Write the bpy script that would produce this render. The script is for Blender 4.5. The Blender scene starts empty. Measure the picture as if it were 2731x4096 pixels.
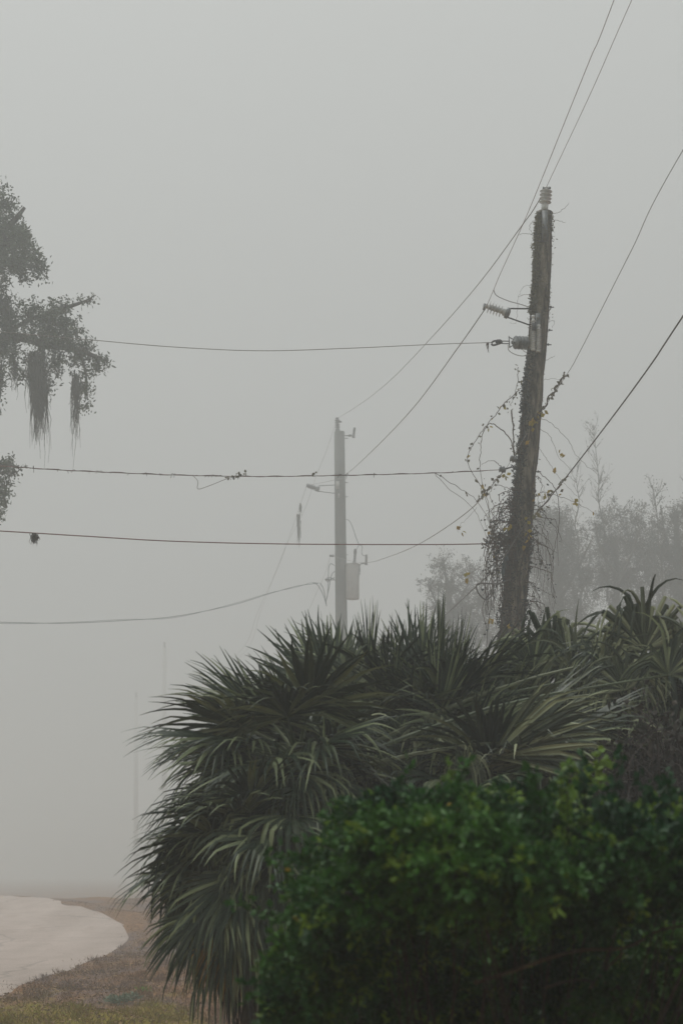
import bpy, math, random
import numpy as np
from mathutils import Vector

random.seed(7)
RNG = np.random.default_rng(11)
col = bpy.context.scene.collection
R = math.radians

# ------------------------------------------------------------------ camera model
F = 7280.0; CX = 1365.5; HY = 3483.0; EYE = 1.6      # focal length, centre and eye level in photo pixels
def P3(sx, sy, d):
    return Vector(((sx - CX) / F * d, d, EYE + (HY - sy) / F * d))

def ground_z(x, y):
    """low crest that the road climbs over, then falls away"""
    t = min(max((y - 33.0) / 19.0, 0.0), 1.0)
    up = t * t * (3 - 2 * t)
    t2 = min(max((y - 54.0) / 30.0, 0.0), 1.0)
    dn = t2 * t2 * (3 - 2 * t2)
    h = 0.755 - 0.012 * (x + 10.0)
    h = min(max(h, 0.45), 0.95)
    # verge beside the road is slightly mounded
    m = 0.10 * math.exp(-((x + 2.6) / 1.3) ** 2) * math.exp(-((y - 25.0) / 8.0) ** 2)
    n_ = 0.035 * math.sin(x * 1.9 + y * 0.7) + 0.03 * math.sin(x * 0.8 - y * 1.3 + 2) + 0.02 * math.sin(x * 4.1 + y * 2.3)
    e_ = (x + 4.2) * 3 if y < 42 else (x + 7.5 + (y - 42) * .4) * 2
    onroad = 1 / (1 + math.exp(-max(min(e_, 30), -30)))
    return up * h * (1 - dn) + m + n_ * onroad

def hit_ground(sx, sy):
    prev = 8.0
    d = 8.0
    while d < 120:
        p = P3(sx, sy, d)
        if p.z < ground_z(p.x, p.y):
            lo, hi = prev, d
            for _ in range(30):
                mid = (lo + hi) / 2
                q = P3(sx, sy, mid)
                if q.z < ground_z(q.x, q.y): hi = mid
                else: lo = mid
            return P3(sx, sy, hi)
        prev = d; d += 0.25
    return P3(sx, sy, 60)

# ------------------------------------------------------------------ mesh helpers
class MB:
    """collects vertices and faces"""
    def __init__(self):
        self.v = []; self.f = []
    def add(self, vs, fs):
        b = len(self.v)
        self.v.extend([tuple(p) for p in vs])
        self.f.extend([tuple(i + b for i in f) for f in fs])
    def tube(self, pts, rad, n=6, cap=True):
        pts = [Vector(p) for p in pts]
        if not hasattr(rad, '__len__'): rad = [rad] * len(pts)
        b = len(self.v); up = Vector((0.13, 0.21, 0.97))
        prevu = None
        for i, p in enumerate(pts):
            a = pts[max(i - 1, 0)]; c = pts[min(i + 1, len(pts) - 1)]
            t = (c - a)
            if t.length < 1e-9: t = Vector((0, 0, 1))
            t.normalize()
            u = prevu if prevu is not None else (up if abs(t.dot(up)) < 0.9 else Vector((1, 0, 0)))
            u = (u - t * u.dot(t))
            if u.length < 1e-6: u = t.orthogonal()
            u.normalize(); prevu = u
            w = t.cross(u)
            for k in range(n):
                an = 2 * math.pi * k / n
                q = p + (u * math.cos(an) + w * math.sin(an)) * rad[i]
                self.v.append((q.x, q.y, q.z))
        for i in range(len(pts) - 1):
            for k in range(n):
                k2 = (k + 1) % n
                self.f.append((b + i * n + k, b + i * n + k2, b + (i + 1) * n + k2, b + (i + 1) * n + k))
        if cap:
            self.f.append(tuple(b + k for k in range(n))[::-1])
            e = b + (len(pts) - 1) * n
            self.f.append(tuple(e + k for k in range(n)))
    def lathe(self, a, axis, prof, n=14):
        """prof: list of (distance along axis, radius)"""
        a = Vector(a); axis = Vector(axis).normalized()
        u = axis.orthogonal().normalized(); w = axis.cross(u)
        b = len(self.v)
        for (h, r) in prof:
            for k in range(n):
                an = 2 * math.pi * k / n
                q = a + axis * h + (u * math.cos(an) + w * math.sin(an)) * r
                self.v.append((q.x, q.y, q.z))
        for i in range(len(prof) - 1):
            for k in range(n):
                k2 = (k + 1) % n
                self.f.append((b + i * n + k, b + i * n + k2, b + (i + 1) * n + k2, b + (i + 1) * n + k))
        self.f.append(tuple(b + k for k in range(n))[::-1])
        e = b + (len(prof) - 1) * n
        self.f.append(tuple(e + k for k in range(n)))
    def box(self, c, sx, sy, sz, ax=None):
        c = Vector(c)
        X, Y, Z = ax if ax else (Vector((1, 0, 0)), Vector((0, 1, 0)), Vector((0, 0, 1)))
        vs = [c + X * (sx * i / 2) + Y * (sy * j / 2) + Z * (sz * k / 2) for i in (-1, 1) for j in (-1, 1) for k in (-1, 1)]
        self.add(vs, [(0, 1, 3, 2), (4, 6, 7, 5), (0, 4, 5, 1), (2, 3, 7, 6), (0, 2, 6, 4), (1, 5, 7, 3)])
    def build(self, name, mat, parent=None, smooth=True):
        me = bpy.data.meshes.new(name)
        me.from_pydata(self.v, [], self.f)
        return link(name, me, mat, parent, smooth)

def link(name, me, mat, parent=None, smooth=False):
    mats = mat if isinstance(mat, (list, tuple)) else [mat]
    for m in mats: me.materials.append(m)
    if smooth: me.shade_smooth()
    o = bpy.data.objects.new(name, me)
    col.objects.link(o)
    if parent is not None:
        o.parent = parent
        o.matrix_parent_inverse = parent.matrix_basis.inverted()   # vertices stay where they were modelled
    return o

def np_mesh(name, V, Fq, mat, parent=None, smooth=False):
    """V (n,3), Fq (m,k) arrays"""
    me = bpy.data.meshes.new(name)
    n, (m, k) = len(V), Fq.shape
    me.vertices.add(n); me.vertices.foreach_set('co', np.asarray(V, dtype=np.float32).ravel())
    me.loops.add(m * k); me.loops.foreach_set('vertex_index', np.asarray(Fq, dtype=np.int32).ravel())
    me.polygons.add(m)
    me.polygons.foreach_set('loop_start', np.arange(0, m * k, k, dtype=np.int32))
    me.update(calc_edges=True); me.validate()
    return link(name, me, mat, parent, smooth)

def tag(o, label=None, cat=None, group=None, kind=None):
    if label: o['label'] = label
    if cat: o['category'] = cat
    if group: o['group'] = group
    if kind: o['kind'] = kind
    return o

def thing(name, loc, label, cat, group=None):
    o = bpy.data.objects.new(name, None); col.objects.link(o)
    o.location = loc; o.empty_display_size = 0.3
    return tag(o, label, cat, group)

def spline(pts, n=8):
    """Catmull-Rom through the points"""
    pts = [Vector(p) for p in pts]
    out = []
    for i in range(len(pts) - 1):
        p0 = pts[i - 1] if i else pts[0] * 2 - pts[1]
        p1, p2 = pts[i], pts[i + 1]
        p3 = pts[i + 2] if i + 2 < len(pts) else pts[-1] * 2 - pts[-2]
        for k in range(n):
            t = k / n
            out.append(0.5 * ((2 * p1) + (p2 - p0) * t + (2 * p0 - 5 * p1 + 4 * p2 - p3) * t * t + (3 * p1 - p0 - 3 * p2 + p3) * t ** 3))
    out.append(pts[-1])
    return out

def unit(a):
    return a / np.maximum(np.linalg.norm(a, axis=-1, keepdims=True), 1e-9)

def leaf_arrays(C, D, L, W, rng, droop=0.0, fold=0.25):
    """one small folded leaf (two quads, six vertices) per centre C, along D, of length L and width W"""
    n = len(C)
    D = unit(D)
    rv = unit(rng.normal(size=(n, 3)))
    S = unit(np.cross(D, rv)); N = np.cross(S, D)
    L = np.broadcast_to(L, n)[:, None]; W = np.broadcast_to(W, n)[:, None]
    g = np.array([0, 0, -1.0])
    base = C; mid = C + D * L * 0.5 - N * W * fold + g * L * droop * 0.3
    tip = C + D * L + g * L * droop
    l = C + D * L * 0.45 + S * W * 0.5 + g * L * droop * 0.3
    r = C + D * L * 0.45 - S * W * 0.5 + g * L * droop * 0.3
    V = np.stack([base, l, mid, r, tip], 1).reshape(-1, 3)
    b = (np.arange(n) * 5)[:, None]
    Q1 = b + np.array([[0, 1, 4, 2]]); Q2 = b + np.array([[0, 2, 4, 3]])
    return V, np.concatenate([Q1, Q2])

def join(lst):
    Vs, Fs, b = [], [], 0
    for V, Fq in lst:
        Vs.append(V); Fs.append(Fq + b); b += len(V)
    return np.concatenate(Vs), np.concatenate(Fs)

# ------------------------------------------------------------------ materials
def mat(name, base, rough=0.7, spec=0.3, col2=None, scale=8.0, detail=4, pos='Object', rnd=0.0, trans=0.0, bump=0.0, stretch=(1, 1, 1), lo=0.35, hi=0.65, metallic=0.0, bscale=None):
    m = bpy.data.materials.new(name); m.use_nodes = True
    nt = m.node_tree; N = nt.nodes; Lk = nt.links
    p = N['Principled BSDF']
    p.inputs['Roughness'].default_value = rough
    p.inputs['Specular IOR Level'].default_value = spec
    p.inputs['Metallic'].default_value = metallic
    c = None
    if col2 is not None:
        tc = N.new('ShaderNodeTexCoord'); mp = N.new('ShaderNodeMapping'); mp.inputs['Scale'].default_value = stretch
        Lk.new(tc.outputs[pos], mp.inputs[0])
        no = N.new('ShaderNodeTexNoise'); no.inputs['Scale'].default_value = scale; no.inputs['Detail'].default_value = detail; no.inputs['Roughness'].default_value = 0.65
        Lk.new(mp.outputs[0], no.inputs['Vector'])
        rp = N.new('ShaderNodeValToRGB')
        rp.color_ramp.elements[0].position = lo; rp.color_ramp.elements[0].color = (*base, 1)
        rp.color_ramp.elements[1].position = hi; rp.color_ramp.elements[1].color = (*col2, 1)
        Lk.new(no.outputs['Fac'], rp.inputs[0]); c = rp.outputs[0]
        if bump:
            n2 = N.new('ShaderNodeTexNoise'); n2.inputs['Scale'].default_value = bscale or scale * 2; n2.inputs['Detail'].default_value = 6
            Lk.new(mp.outputs[0], n2.inputs['Vector'])
            bp = N.new('ShaderNodeBump'); bp.inputs['Strength'].default_value = bump; bp.inputs['Distance'].default_value = 0.02
            Lk.new(n2.outputs['Fac'], bp.inputs['Height']); Lk.new(bp.outputs[0], p.inputs['Normal'])
    if rnd:
        g = N.new('ShaderNodeNewGeometry'); oi = N.new('ShaderNodeObjectInfo')
        ad = N.new('ShaderNodeMath'); ad.operation = 'ADD'
        Lk.new(g.outputs['Random Per Island'], ad.inputs[0]); Lk.new(oi.outputs['Random'], ad.inputs[1])
        mr = N.new('ShaderNodeMapRange'); mr.inputs['From Max'].default_value = 2.0
        mr.inputs['To Min'].default_value = 1 - rnd; mr.inputs['To Max'].default_value = 1 + rnd
        Lk.new(ad.outputs[0], mr.inputs[0])
        hs = N.new('ShaderNodeHueSaturation'); Lk.new(mr.outputs[0], hs.inputs['Value'])
        if c is None: hs.inputs['Color'].default_value = (*base, 1)
        else: Lk.new(c, hs.inputs['Color'])
        c = hs.outputs[0]
    if c is not None: Lk.new(c, p.inputs['Base Color'])
    else: p.inputs['Base Color'].default_value = (*base, 1)
    if trans:
        tr = N.new('ShaderNodeBsdfTranslucent'); mx = N.new('ShaderNodeMixShader'); mx.inputs[0].default_value = trans
        if c is not None: Lk.new(c, tr.inputs[0])
        else: tr.inputs[0].default_value = (*base, 1)
        Lk.new(p.outputs[0], mx.inputs[1]); Lk.new(tr.outputs[0], mx.inputs[2])
        Lk.new(mx.outputs[0], N['Material Output'].inputs['Surface'])
    return m

M = {}
def palm_mat(name, dark, pale, pw, rough=.45):  # segments turned pale at random: sky highlights painted into the leaf colour
    m = bpy.data.materials.new(name); m.use_nodes = True
    nt = m.node_tree; N = nt.nodes; Lk = nt.links; p = N['Principled BSDF']
    g = N.new('ShaderNodeNewGeometry'); pwn = N.new('ShaderNodeMath'); pwn.operation = 'POWER'; pwn.inputs[1].default_value = pw
    Lk.new(g.outputs['Random Per Island'], pwn.inputs[0])
    tc = N.new('ShaderNodeTexCoord'); no = N.new('ShaderNodeTexNoise'); no.inputs['Scale'].default_value = 9; no.inputs['Detail'].default_value = 3
    Lk.new(tc.outputs['Object'], no.inputs['Vector'])
    mu = N.new('ShaderNodeMath'); mu.operation = 'MULTIPLY'; mu.use_clamp = True; Lk.new(pwn.outputs[0], mu.inputs[0])
    ad = N.new('ShaderNodeMath'); ad.operation = 'MULTIPLY'; ad.inputs[1].default_value = 1.9; Lk.new(no.outputs['Fac'], ad.inputs[0]); Lk.new(ad.outputs[0], mu.inputs[1])
    mx = N.new('ShaderNodeMix'); mx.data_type = 'RGBA'; mx.inputs[6].default_value = (*dark, 1); mx.inputs[7].default_value = (*pale, 1)
    Lk.new(mu.outputs[0], mx.inputs[0]); Lk.new(mx.outputs[2], p.inputs['Base Color'])
    p.inputs['Roughness'].default_value = rough; p.inputs['Specular IOR Level'].default_value = .3
    return m
M['palm'] = mat('palm_leaf', (0.030, 0.046, 0.030), rough=0.42, spec=0.5, col2=(0.070, 0.085, 0.055), scale=5, rnd=0.45, trans=0.10)
M['palm_pale'] = mat('palm_leaf_pale', (0.085, 0.10, 0.06), rough=0.42, spec=0.5, col2=(0.19, 0.20, 0.13), scale=6, rnd=0.3, trans=0.12)
M['palm'] = palm_mat('palm_leaf_green', (0.015, 0.032, 0.015), (0.25, 0.295, 0.16), 2.5)
M['palm_pale'] = palm_mat('palm_leaf_sheen', (0.03, 0.045, 0.024), (0.38, 0.41, 0.25), 1.9)  # paler still: the sheen on bent blades is put into the colour
M['palm_dead'] = mat('palm_leaf_dead', (0.014, 0.011, 0.009), rough=0.8, spec=0.2, col2=(0.07, 0.055, 0.038), scale=6, rnd=0.4)
M['palm_gold'] = mat('palm_leaf_gold', (0.10, 0.10, 0.03), rough=0.6, spec=0.3, col2=(0.42, 0.21, 0.03), scale=7, rnd=0.3, trans=0.15)
M['trunk'] = mat('palm_trunk', (0.03, 0.024, 0.018), rough=0.95, col2=(0.08, 0.065, 0.05), scale=14, bump=0.8)
M['shrub'] = mat('shrub_leaf', (0.010, 0.055, 0.016), rough=0.5, spec=0.25, col2=(0.065, 0.175, 0.022), scale=2.6, rnd=0.5, trans=0.2, lo=0.4, hi=0.68)
M['shrub_new'] = mat('shrub_new_leaf', (0.06, 0.17, 0.024), rough=0.5, spec=0.3, col2=(0.21, 0.31, 0.035), scale=6, rnd=0.3, trans=0.3)
M['yellow'] = mat('yellow_leaf', (0.45, 0.26, 0.02), rough=0.6, col2=(0.30, 0.28, 0.03), scale=9, rnd=0.3, trans=0.25)
M['branch'] = mat('shrub_branch', (0.05, 0.04, 0.03), rough=0.9, col2=(0.12, 0.10, 0.07), scale=12)
M['twig'] = mat('twig', (0.025, 0.020, 0.020), rough=0.9, col2=(0.06, 0.045, 0.04), scale=12)
M['brush'] = mat('brush_leaf', (0.022, 0.022, 0.018), rough=0.8, col2=(0.05, 0.042, 0.035), scale=4, rnd=0.4)
M['oak'] = mat('oak_leaf', (0.018, 0.032, 0.014), rough=0.6, col2=(0.08, 0.11, 0.055), scale=1.1, rnd=0.4)  # broad lighter and darker clumps put crown shading into the leaf colour
M['bark'] = mat('oak_bark', (0.04, 0.034, 0.028), rough=0.95, col2=(0.09, 0.08, 0.065), scale=5, bump=0.7)
M['moss'] = mat('spanish_moss', (0.06, 0.062, 0.055), rough=0.95, col2=(0.11, 0.11, 0.10), scale=6)
M['bgleaf'] = mat('far_leaf', (0.030, 0.036, 0.026), rough=0.8, col2=(0.07, 0.065, 0.05), scale=0.8, rnd=0.35)
M['wood'] = mat('weathered_pole_wood', (0.030, 0.027, 0.022), rough=0.92, spec=0.15, col2=(0.27, 0.24, 0.185), scale=9, stretch=(2.2, 2.2, 0.5), bump=1.0, detail=10, lo=.40, hi=.66)
M['concrete'] = mat('pale_pole', (0.07, 0.08, 0.076), rough=0.85, spec=0.2, col2=(0.15, 0.16, 0.15), scale=3, stretch=(1, 1, 0.3), bump=0.15)
M['metal'] = mat('galvanised_metal', (0.13, 0.14, 0.15), rough=0.5, spec=0.5, col2=(0.20, 0.21, 0.21), scale=30, metallic=0.5)
M['dark_metal'] = mat('dark_metal', (0.035, 0.038, 0.045), rough=0.6, spec=0.4, col2=(0.06, 0.06, 0.065), scale=20)
M['porcelain'] = mat('grey_porcelain', (0.50, 0.52, 0.53), rough=0.3, spec=0.6, col2=(0.60, 0.61, 0.60), scale=14)
M['can'] = mat('grey_paint_and_fog_tone', (0.40, 0.41, 0.40), rough=0.55, spec=0.4, col2=(0.50, 0.50, 0.48), scale=6)  # also on the far poles, where its paleness imitates fog
M['wire'] = mat('wire_aluminium', (0.22, 0.21, 0.20), rough=0.6, spec=0.4)
M['wire_rust'] = mat('wire_reddish', (0.19, 0.115, 0.11), rough=0.7, spec=0.3, col2=(0.25, 0.16, 0.15), scale=9)
M['wire_blue'] = mat('wire_teal_sheath', (0.03, 0.055, 0.07), rough=0.6, spec=0.4)
M['wire_black'] = mat('wire_black_sheath', (0.10, 0.095, 0.09), rough=0.6, spec=0.4)
M['vine'] = mat('vine_stem', (0.045, 0.028, 0.022), rough=0.9, col2=(0.10, 0.07, 0.05), scale=5)
M['ivy'] = mat('ivy_leaf', (0.08, 0.08, 0.045), rough=0.7, col2=(0.22, 0.19, 0.085), scale=2.2, rnd=0.4, trans=0.1, lo=0.4, hi=0.75)
M['ivy_dark'] = mat('ivy_leaf_dark', (0.012, 0.018, 0.020), rough=0.7, col2=(0.03, 0.036, 0.034), scale=3, rnd=0.4)
M['weed'] = mat('weed_leaf', (0.10, 0.15, 0.10), rough=0.7, col2=(0.17, 0.23, 0.16), scale=9, rnd=0.3, trans=0.2)

def ground_colour(nt):
    """dry leaf litter, red-brown soil and green patches, as a colour socket"""
    N = nt.nodes; Lk = nt.links
    tc = N.new('ShaderNodeTexCoord')
    def noise(s, d, sc=(1, 1, 1), off=(0, 0, 0)):
        mp = N.new('ShaderNodeMapping'); mp.inputs['Scale'].default_value = sc; mp.inputs['Location'].default_value = off
        Lk.new(tc.outputs['Object'], mp.inputs[0])
        n = N.new('ShaderNodeTexNoise'); n.inputs['Scale'].default_value = s; n.inputs['Detail'].default_value = d; n.inputs['Roughness'].default_value = 0.7
        Lk.new(mp.outputs[0], n.inputs['Vector']); return n.outputs['Fac']
    def ramp(f, stops):
        r = N.new('ShaderNodeValToRGB'); e = r.color_ramp.elements
        e[0].position, e[0].color = stops[0][0], (*stops[0][1], 1)
        e[1].position, e[1].color = stops[-1][0], (*stops[-1][1], 1)
        for s, c in stops[1:-1]:
            k = e.new(s); k.color = (*c, 1)
        Lk.new(f, r.inputs[0]); return r.outputs[0]
    def mix(a, b, f):
        m = N.new('ShaderNodeMix'); m.data_type = 'RGBA'
        Lk.new(a, m.inputs[6]); Lk.new(b, m.inputs[7]); Lk.new(f, m.inputs[0]); return m.outputs[2]
    litter = ramp(noise(9, 8), [(0.30, (0.06, 0.028, 0.014)), (0.5, (0.19, 0.090, 0.038)), (0.7, (0.36, 0.20, 0.085))])
    soil = ramp(noise(14, 6), [(0.3, (0.10, 0.062, 0.055)), (0.7, (0.20, 0.135, 0.115))])
    green = ramp(noise(12, 6), [(0.3, (0.08, 0.065, 0.010)), (0.5, (0.21, 0.14, 0.018)), (0.7, (0.17, 0.24, 0.015))])
    a = mix(litter, soil, ramp(noise(0.9, 3, (1, 0.35, 1)), [(0.42, (0, 0, 0)), (0.58, (1, 1, 1))]))
    # more green close by: the lawn by the foot of the bank
    sp = N.new('ShaderNodeSeparateXYZ'); Lk.new(tc.outputs['Object'], sp.inputs[0])
    mr = N.new('ShaderNodeMapRange'); mr.inputs['From Min'].default_value = 24.5; mr.inputs['From Max'].default_value = 19.0
    mr.inputs['To Min'].default_value = -0.22; mr.inputs['To Max'].default_value = 0.25
    Lk.new(sp.outputs['Y'], mr.inputs[0])
    mrx = N.new('ShaderNodeMapRange'); mrx.inputs['From Min'].default_value = -2.0; mrx.inputs['From Max'].default_value = -0.9
    mrx.inputs['To Min'].default_value = 0.0; mrx.inputs['To Max'].default_value = -0.35
    Lk.new(sp.outputs['X'], mrx.inputs[0])
    ad0 = N.new('ShaderNodeMath'); ad0.operation = 'ADD'; Lk.new(mr.outputs[0], ad0.inputs[0]); Lk.new(mrx.outputs[0], ad0.inputs[1])
    ad = N.new('ShaderNodeMath'); ad.operation = 'ADD'
    Lk.new(noise(1.1, 4, (1, 0.4, 1), (7.3, 2, 0)), ad.inputs[0]); Lk.new(ad0.outputs[0], ad.inputs[1])
    return mix(a, green, ramp(ad.outputs[0], [(0.45, (0, 0, 0)), (0.60, (1, 1, 1))]))

def ground_mat(name, bump=True, trans=0.0):
    m = bpy.data.materials.new(name); m.use_nodes = True
    nt = m.node_tree; p = nt.nodes['Principled BSDF']
    c = ground_colour(nt)
    p.inputs['Roughness'].default_value = 0.95; p.inputs['Specular IOR Level'].default_value = 0.15
    nt.links.new(c, p.inputs['Base Color'])
    if bump:
        n2 = nt.nodes.new('ShaderNodeTexNoise'); n2.inputs['Scale'].default_value = 22; n2.inputs['Detail'].default_value = 8
        tc = nt.nodes.new('ShaderNodeTexCoord'); nt.links.new(tc.outputs['Object'], n2.inputs['Vector'])
        b = nt.nodes.new('ShaderNodeBump'); b.inputs['Strength'].default_value = 0.9; b.inputs['Distance'].default_value = 0.05
        nt.links.new(n2.outputs['Fac'], b.inputs['Height']); nt.links.new(b.outputs[0], p.inputs['Normal'])
    return m
M['ground'] = ground_mat('ground_litter'); M['grass'] = ground_mat('grass_blades', bump=False)

def road_mat():
    m = bpy.data.materials.new('worn_asphalt'); m.use_nodes = True
    nt = m.node_tree; N = nt.nodes; Lk = nt.links; p = N['Principled BSDF']
    tc = N.new('ShaderNodeTexCoord')
    a = N.new('ShaderNodeTexNoise'); a.inputs['Scale'].default_value = 0.9; a.inputs['Detail'].default_value = 10; a.inputs['Roughness'].default_value = 0.7
    Lk.new(tc.outputs['Object'], a.inputs['Vector'])
    r = N.new('ShaderNodeValToRGB'); e = r.color_ramp.elements
    e[0].position = 0.3; e[0].color = (0.42, 0.345, 0.305, 1); e[1].position = 0.7; e[1].color = (0.54, 0.45, 0.405, 1)
    Lk.new(a.outputs['Fac'], r.inputs[0])
    # cracks
    w = N.new('ShaderNodeTexNoise'); w.inputs['Scale'].default_value = 0.8; w.inputs['Detail'].default_value = 3
    Lk.new(tc.outputs['Object'], w.inputs['Vector'])
    mx = N.new('ShaderNodeMix'); mx.data_type = 'RGBA'; mx.inputs[0].default_value = 0.35
    Lk.new(tc.outputs['Object'], mx.inputs[6]); Lk.new(w.outputs['Color'], mx.inputs[7])
    v = N.new('ShaderNodeTexVoronoi'); v.feature = 'DISTANCE_TO_EDGE'; v.inputs['Scale'].default_value = 0.33
    Lk.new(mx.outputs[2], v.inputs['Vector'])
    cr = N.new('ShaderNodeValToRGB'); ce = cr.color_ramp.elements
    ce[0].position = 0.002; ce[0].color = (0.7, 0.7, 0.7, 1); ce[1].position = 0.010; ce[1].color = (1, 1, 1, 1)
    Lk.new(v.outputs['Distance'], cr.inputs[0])
    ml = N.new('ShaderNodeMix'); ml.data_type = 'RGBA'; ml.blend_type = 'MULTIPLY'; ml.inputs[0].default_value = 1
    Lk.new(r.outputs[0], ml.inputs[6]); Lk.new(cr.outputs[0], ml.inputs[7])
    def layer(prev, scale, stretch, lo, hi, dark):
        mp = N.new('ShaderNodeMapping'); mp.inputs['Scale'].default_value = stretch; Lk.new(tc.outputs['Object'], mp.inputs[0])
        q = N.new('ShaderNodeTexNoise'); q.inputs['Scale'].default_value = scale; q.inputs['Detail'].default_value = 5; Lk.new(mp.outputs[0], q.inputs['Vector'])
        rr = N.new('ShaderNodeValToRGB'); rr.color_ramp.elements[0].position = lo; rr.color_ramp.elements[0].color = (*dark, 1)
        rr.color_ramp.elements[1].position = hi; rr.color_ramp.elements[1].color = (1, 1, 1, 1); Lk.new(q.outputs['Fac'], rr.inputs[0])
        k = N.new('ShaderNodeMix'); k.data_type = 'RGBA'; k.blend_type = 'MULTIPLY'; k.inputs[0].default_value = 1
        Lk.new(prev, k.inputs[6]); Lk.new(rr.outputs[0], k.inputs[7]); return k.outputs[2]
    c_ = layer(ml.outputs[2], 1.5, (1, .07, 1), .38, .62, (.88, .87, .86))      # worn wheel tracks
    c_ = layer(c_, 35, (1, 1, 1), .35, .6, (.72, .72, .72))                      # grit
    c_ = layer(c_, 2.2, (1, .5, 1), .33, .42, (.90, .88, .86))                   # damp patches and litter
    Lk.new(c_, p.inputs['Base Color']); p.inputs['Roughness'].default_value = 0.9; p.inputs['Specular IOR Level'].default_value = 0.2
    return m
M['road'] = road_mat()

# ------------------------------------------------------------------ ground and road
def grid(x0, x1, y0, y1, nx, ny, dz=0.0):
    xs = np.linspace(x0, x1, nx); ys = np.linspace(y0, y1, ny)
    return xs, ys
xs = np.concatenate([np.linspace(-290, -22, 24)[:-1], np.linspace(-22, 16, 140), np.linspace(16, 300, 24)[1:]])
ys = np.concatenate([np.linspace(-60, 8, 12)[:-1], np.linspace(8, 90, 260), np.linspace(90, 380, 26)[1:]])
V = np.array([(x, y, ground_z(x, y)) for y in ys for x in xs])
nx = len(xs); ii, jj = np.meshgrid(np.arange(nx - 1), np.arange(len(ys) - 1)); b = (jj * nx + ii).ravel()
Fq = np.stack([b, b + 1, b + nx + 1, b + nx], 1)
g = np_mesh('ground', V, Fq, M['ground'], smooth=True); tag(g, kind='structure')

edge_px = [(0, 3985), (100, 3945), (200, 3905), (330, 3860), (420, 3825), (500, 3785), (524, 3758), (519, 3735), (491, 3695), (421, 3656), (350, 3632), (262, 3618)]
edge = [hit_ground(*q) for q in edge_px]
p0 = edge[0]
edge = [Vector((p0.x + 0.15, 6, 0)), Vector((p0.x + 0.1, 14, 0))] + edge
le = edge[-1]
edge += [Vector((le.x - .9, le.y + 4.0, 0)), Vector((le.x - 3.5, le.y + 9, 0)), Vector((le.x - 9, le.y + 15, 0)), Vector((le.x - 30, le.y + 20, 0))]
edge = spline(edge, 24)
V = []; W = 22
for k, q in enumerate(edge):
    t = edge[min(k + 1, len(edge) - 1)] - edge[max(k - 1, 0)]; t.z = 0; t.normalize()
    side = Vector((-1, 0.35, 0)).normalized() if k < len(edge) * 0.6 else Vector((-0.5, -0.85, 0)).normalized()
    side = Vector((-1, 0, 0))
    wob = 0.05 * math.sin(k * 0.06) + 0.03 * math.sin(k * 0.13 + 1) + random.gauss(0, .008)
    for j in range(W):
        r = 0 if j == 0 else (j - .75) / (W - 1) * 9.0
        x = q.x + side.x * (r - wob * (j == 0)); y = q.y + side.y * r
        V.append((x, y, ground_z(x, y) + (0.03 if j else -0.03)))
V = np.array(V); n = len(edge)
ii, jj = np.meshgrid(np.arange(W - 1), np.arange(n - 1)); b = (jj * W + ii).ravel()
rd = np_mesh('road', V, np.stack([b, b + 1, b + W + 1, b + W], 1), M['road'], smooth=True); tag(rd, kind='structure')
road_edge = [(q.y, q.x) for q in edge if q.y < 50]
def road_x(y):
    for a, c in zip(road_edge, road_edge[1:]):
        if a[0] <= y <= c[0]: return a[1] + (c[1] - a[1]) * (y - a[0]) / max(c[0] - a[0], 1e-6)
    return -6.5

# short grass and litter blades on the verge
n = 76000
y = 17.5 + (RNG.random(n) ** 1.15) * 37; x = -8.5 + RNG.random(n) * 10.5
keep = np.array([xx > road_x(yy) + RNG.normal() * 0.22 + .02 for xx, yy in zip(x, y)])
x, y = x[keep], y[keep]; n = len(x)
patch = 0.5 + 0.5 * np.sin(x * 2.3 + 1.3 * np.sin(y * 0.9)) * np.sin(y * 0.8 + x)
z = np.array([ground_z(a, c) for a, c in zip(x, y)])
C = np.stack([x, y, z], 1)
D = np.stack([RNG.normal(size=n) * 0.55, RNG.normal(size=n) * 0.55, np.full(n, 1.0)], 1)
hgt = (0.025 + 0.06 * RNG.random(n)) * (0.35 + 1.1 * patch) * np.clip(1.5 - (y - 18) / 26, 0.7, 1.5) * (1 + .5 * (y > 44))
# taller tufts
nt_ = 520; tx_ = -5.6 + RNG.random(nt_) * 5.6; ty_ = 17.5 + RNG.random(nt_) ** 1.4 * 22; kk_ = np.repeat(np.arange(nt_), 26)
ok = np.array([a > road_x(b) - .02 for a, b in zip(tx_, ty_)])[kk_]; kk_ = kk_[ok]; m_ = len(kk_)
xt = tx_[kk_] + RNG.normal(size=m_) * .05; yt = ty_[kk_] + RNG.normal(size=m_) * .05
C = np.concatenate([C, np.stack([xt, yt, [ground_z(a, b) for a, b in zip(xt, yt)]], 1)])
D = np.concatenate([D, np.stack([RNG.normal(size=m_) * .5, RNG.normal(size=m_) * .5, np.ones(m_)], 1)])
hgt = np.concatenate([hgt, (.06 + .13 * RNG.random(nt_))[kk_] * (.6 + .5 * RNG.random(m_))])
V, Fq = leaf_arrays(C, D, hgt, 0.010, RNG, droop=0.2)
tag(np_mesh('grass', V, Fq, M['grass']), 'short dry olive and brown grass on the verge beside the road', 'grass', kind='stuff')

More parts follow.
